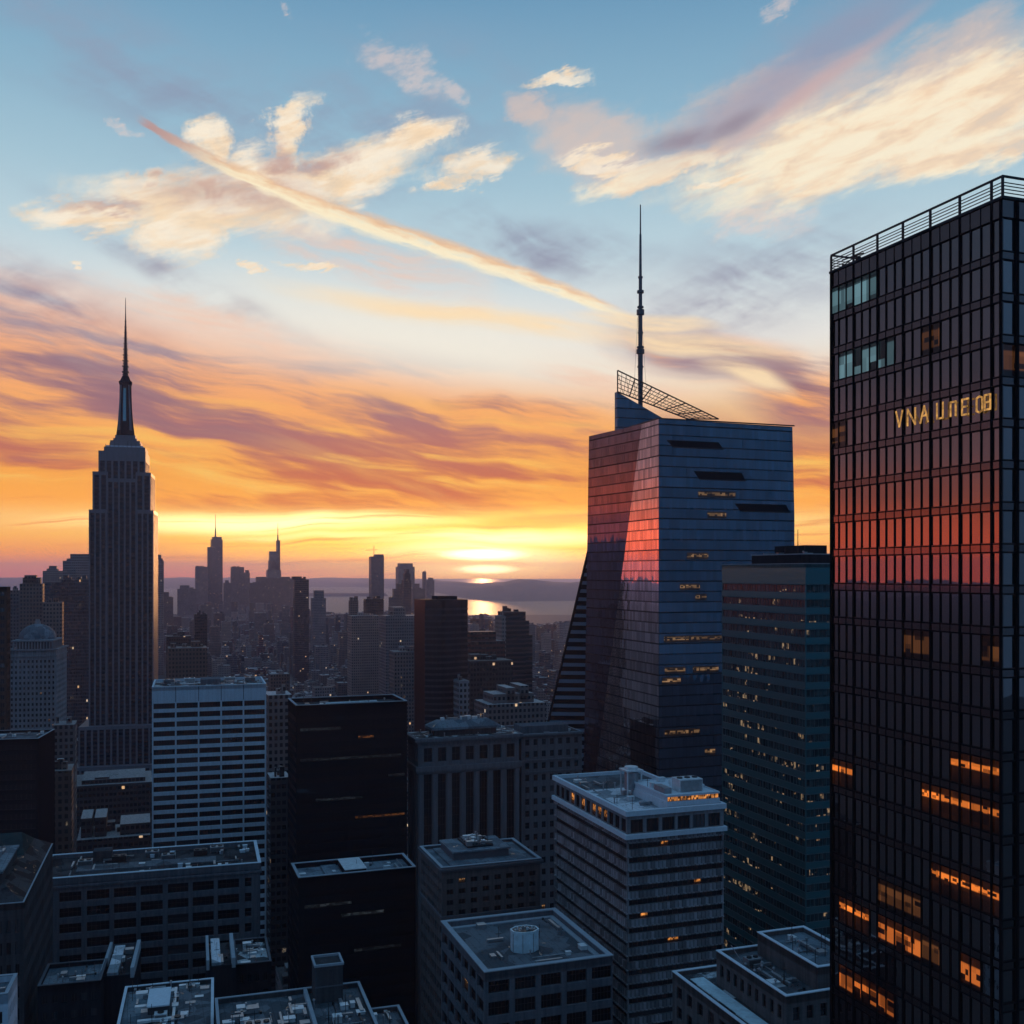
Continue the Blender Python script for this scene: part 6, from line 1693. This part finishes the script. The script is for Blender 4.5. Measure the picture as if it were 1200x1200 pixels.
# the clustered towers right of it
far('dome_topped_tower', 'dark tower with a pointed round head in the hazy cluster by the bay', 473, 482, 680, 2300, 'city_dark', [(474, 481.5, 672), (475.5, 480, 667)], tone=(.8, .4, .2), vis=735)
far('hazy_arch_tower', 'pale hazy tower with an arched top behind the pointed round head', 467, 486, 664, 3600, 'city_pale', [(469, 484, 660)], tone=(.6, .5, .3), vis=700)
far('hazy_thin_tower', 'hazy thin chimney-like tower left of the sun', 496, 499.5, 670, 4200, 'city_grey', tone=(.6, .5, .3), vis=700)
far('hazy_step_tower', 'hazy stepped tower beside the thin chimney-like one', 500, 509, 680, 4100, 'city_grey', [(503, 508, 677)], tone=(.6, .5, .3), vis=702)
far('hazy_low_tower', 'low hazy tower row directly left of the rounded dark tower', 484, 498, 690, 3300, 'city_brown', [(487, 492, 684)], tone=(.7, .5, .3), vis=705)
far('stepped_shore_tower', 'stepped brown tower left of the pointed round head', 458, 473, 700, 2500, 'city_brown', [(462, 473, 690), (466, 472, 684)], tone=(.6, .4, .3), vis=735)
# ================================================================== the packed city
SKY = [(-400, 692), (0, 692), (104, 694), (186, 712), (205, 720), (230, 706), (300, 700), (345, 706), (364, 712), (400, 719), (430, 716), (470, 712), (500, 718), (548, 722), (570, 718), (590, 728), (625, 732), (690, 726), (760, 700), (1300, 690)]
def env(px): return float(np.interp(px, [a for a, _ in SKY], [b_ for _, b_ in SKY]))
rr = random.Random(20)
cells = []
ax = Vector((math.cos(TH), math.sin(TH))); ay = Vector((-math.sin(TH), math.cos(TH)))
HB = [(h[4], min(c[0] for c in h[4]), max(c[0] for c in h[4]), min(c[1] for c in h[4]), max(c[1] for c in h[4])) for h in HEROES]
def inside(poly, x, y):
    s_ = None
    for i in range(4):
        a_, c_ = poly[i], poly[(i + 1) % 4]
        cr = (c_[0] - a_[0]) * (y - a_[1]) - (c_[1] - a_[1]) * (x - a_[0])
        if s_ is None: s_ = cr > 0
        elif (cr > 0) != s_: return False
    return True
def clash(cs):
    x0 = min(c[0] for c in cs); x1 = max(c[0] for c in cs); y0 = min(c[1] for c in cs); y1 = max(c[1] for c in cs)
    for poly, a, b_, c, d in HB:
        if x1 < a - 6 or x0 > b_ + 6 or y1 < c - 6 or y0 > d + 6: continue
        gx = [(cs[0][0] + (cs[1][0] - cs[0][0]) * i / 4 + (cs[3][0] - cs[0][0]) * j / 4, cs[0][1] + (cs[1][1] - cs[0][1]) * i / 4 + (cs[3][1] - cs[0][1]) * j / 4) for i in range(5) for j in range(5)]
        if any(inside(poly, *q) for q in gx) or any(inside(cs, *q) for q in poly) or inside(cs, sum(q[0] for q in poly) / 4, sum(q[1] for q in poly) / 4): return True
    return False
def near_step(q): return 78.0
p_av = 235.0
for iq in range(3, 90):
    q0 = 60 + iq * 72.0
    for ip in range(-14, 32):
        p0 = -900 + ip * p_av
        cx, cyy = ax * (p0 + 100) + ay * (q0 + 28)
        if cyy < 150 or cyy > 5100 or abs(cx) > .54 * cyy + 130: continue
        big = cyy > 2600
        for side in (0, 1):
            u = p0 + rr.uniform(0, 4)
            while u < p0 + 205:
                w = rr.uniform(8, 24) * (1.4 if big else 1.0); d = rr.uniform(23, 27)
                if u + w > p0 + 209: break
                v = q0 + side * 28.5
                cs = [tuple(ax * a_ + ay * b_) for a_, b_ in ((u, v), (u + w, v), (u + w, v + d), (u, v + d))]
                u += w + (0.3 if rr.random() < .75 else rr.uniform(2, 9))
                if rr.random() < .05: continue
                cells.append((cs, w, d))
fills = []
for cs, w, d in cells:
    px = [600 + F_PX * x / max(y, 1) for x, y in cs]
    Yn = min(y for _, y in cs)
    if max(px) < -15 or min(px) > 1215 or Yn < 150: continue
    a_, b_ = min(px), max(px)
    if clash(cs): continue
    h = rr.choice([14, 16, 20, 24, 28, 34, 42]) * rr.uniform(.75, 1.25)
    if rr.random() < .10: h *= rr.uniform(1.5, 2.4)
    if Yn > 2200: h *= 1.2
    if Yn > 1700 and rr.random() < .16: h *= rr.uniform(1.4, 2.6)
    if Yn > 3000: h *= rr.uniform(.8, 1.3)
    ymin = max(env((a_ + b_) / 2), env(a_), env(b_)) + rr.random() * 5
    for (x0, x1, vis, Yh, _) in HEROES:
        if Yh > Yn - 2 and b_ > x0 - 1 and a_ < x1 + 1: ymin = max(ymin, vis + rr.random() * 6)
    zmax = CAM_H - (ymin - HZ) / F_PX * Yn
    if Yn < 700 and 300 < (a_ + b_) / 2 < 350: zmax = min(zmax, 30)
    h = min(h, zmax)
    if h < 8: continue
    fills.append((Yn, a_, b_, HZ + (CAM_H - h) * F_PX / Yn, cs, w, d, h))
fills.sort(key=lambda f: f[0])
# how large each shows: paint from near to far on a coarse grid
GR = 600; grid = np.zeros((GR, GR), bool); sc_ = GR / 1200
allb = [(f[0], f[1], f[2], f[3], 1300, i) for i, f in enumerate(fills)]
for (x0, x1, vis, Yh, cs) in HEROES: pass
for o in list(SC.objects):
    if o.parent is None and o.get('category') and o.type == 'EMPTY':
        ys = [h for h in HEROES if abs(h[4][0][0] - o.location.x) < .01 and abs(h[4][0][1] - o.location.y) < .01]
        if ys: allb.append((ys[0][3], ys[0][0], ys[0][1], None, 1300, ('h', o)))
shown = {}
hh = {}
for hx in HEROES: hh[(round(hx[4][0][0], 2), round(hx[4][0][1], 2))] = hx
TOPS = {}
for o in SC.objects:
    r_ = o
    while r_.parent is not None: r_ = r_.parent
    if o.type == 'MESH' and r_.get('category'):
        z = max(v[2] for v in o.bound_box) + (o.location.z if o.parent is not None else 0)
        if o.name.split('.')[0] in ('wall', 'body', 'upper_wall', 'glass_facet'): TOPS[r_.name] = max(TOPS.get(r_.name, 0), z)
seq = []
for e_ in allb:
    if e_[3] is None:
        o = e_[5][1]; z = TOPS.get(o.name, 0); seq.append((e_[0], e_[1], e_[2], HZ + (CAM_H - z) * F_PX / e_[0], None))
    else: seq.append((e_[0], e_[1], e_[2], e_[3], e_[5]))
for (Yn, a_, b_, t, i) in sorted(seq, key=lambda s_: s_[0]):
    x0, x1 = int(max(0, a_ * sc_)), int(min(GR, b_ * sc_ + 1)); y0 = int(min(GR, max(0, t * sc_)))
    if x1 <= x0: continue
    sub = grid[y0:GR, x0:x1]
    if i is not None: shown[i] = int((~sub).sum())
    sub[:] = True
order = sorted(shown, key=lambda i: -shown[i])
single = [i for i in order if shown[i] > 0][:300]
ss_ = set(single)
MATC = ['city_brown', 'city_grey', 'city_pale', 'city_glass', 'city_dark', 'city_red']
def fill_mesh(mb, f, base, mi, mr):
    """one ordinary block in local coordinates (street corner at the origin)"""
    Yn, a_, b_, t, cs, w, d, h = f
    ox, oy = base
    tone = (rr.random(), rr.random(), rr.random() ** 1.5)
    def bx(x0, x1, y0, y1, z0, z1, tn):
        if mr: cbox(mb, x0, x1, y0, y1, z0, z1, tn, mi)
        else:
            n0 = len(mb.v); cbox(mb, x0, x1, y0, y1, z0, z1, tn, mi)
            for k in range(n0, len(mb.v)):
                x, y, z = mb.v[k]; q = ax * x + ay * y; mb.v[k] = (ox + q.x, oy + q.y, z)
    k = rr.random()
    if h > 36 and k < .45:
        s_ = h * rr.uniform(.55, .8); i_ = rr.uniform(1.5, 4)
        bx(0, w, 0, d, 1.2, s_, tone); bx(i_, w - i_, i_, d - i_, s_, h, tone)
        x0, x1, y0, y1 = i_, w - i_, i_, d - i_
    else:
        bx(0, w, 0, d, 1.2, h, tone); x0, x1, y0, y1 = 0, w, 0, d
        if Yn < 2600:
            pt = (tone[0], tone[1], rr.random()); tp = .6
            bx(0, w, 0, .5, h, h + tp, pt); bx(0, .5, .5, d, h, h + tp, pt)
    n = rr.randint(1, 3) if Yn < 3000 else rr.randint(0, 1)
    for _ in range(n):
        ww, dd = rr.uniform(2.5, 7), rr.uniform(2.5, 7); x = rr.uniform(x0, max(x0 + .1, x1 - ww)); y = rr.uniform(y0, max(y0 + .1, y1 - dd))
        bx(x, min(x + ww, x1 - .1), y, min(y + dd, y1 - .1), h, min(h + rr.uniform(1.5, 4.5), h + 4), (rr.random(), rr.random(), rr.random()))
SECT = [(-100, 104, 'left of the stepped spire tower'), (104, 245, 'between the stepped spire tower and the far needle tower'), (245, 345, 'below the two far spires'),
        (345, 500, 'between the slender dark tower and the rounded dark tower'), (500, 690, 'between the rounded dark tower and the faceted tower'), (690, 1300, 'beyond the faceted tower')]
DEPTH = [(0, 620, 'dim low infill block', 'infill blocks'), (620, 1500, 'mid-distance city block', 'mid-distance blocks'), (1500, 9000, 'tiny hazy far block', 'hazy far blocks')]
st_mb = MB()
for i, f in enumerate(fills):
    mi = rr.choices(range(6), (5, 4, 3, 1.2, 1.2, 1))[0]
    if i in ss_:
        mb = MB(); fill_mesh(mb, f, (0, 0), 0, True)
        o = mb.build('city_block', MATC[mi]); o.location = (f[4][0][0], f[4][0][1], 0); o.rotation_euler = (0, 0, TH)
        c_ = (f[1] + f[2]) / 2
        sec = [s_ for s_ in SECT if s_[0] <= c_ < s_[1]] or [SECT[-1]]
        dp = [d_ for d_ in DEPTH if d_[0] <= f[0] < d_[1]][0]
        tag(o, dp[2] + ' ' + sec[0][2], 'building', dp[3] + ' ' + sec[0][2])
    else:
        fill_mesh(st_mb, f, (f[4][0][0], f[4][0][1]), mi, False)
print('FILL', len(fills), 'single', len(single), 'smallest', shown[single[-1]] if single else None)
o = st_mb.build('distant_city', MATC); tag(o, 'the rest of the packed low roofs reaching to the bay', 'city', kind='stuff')
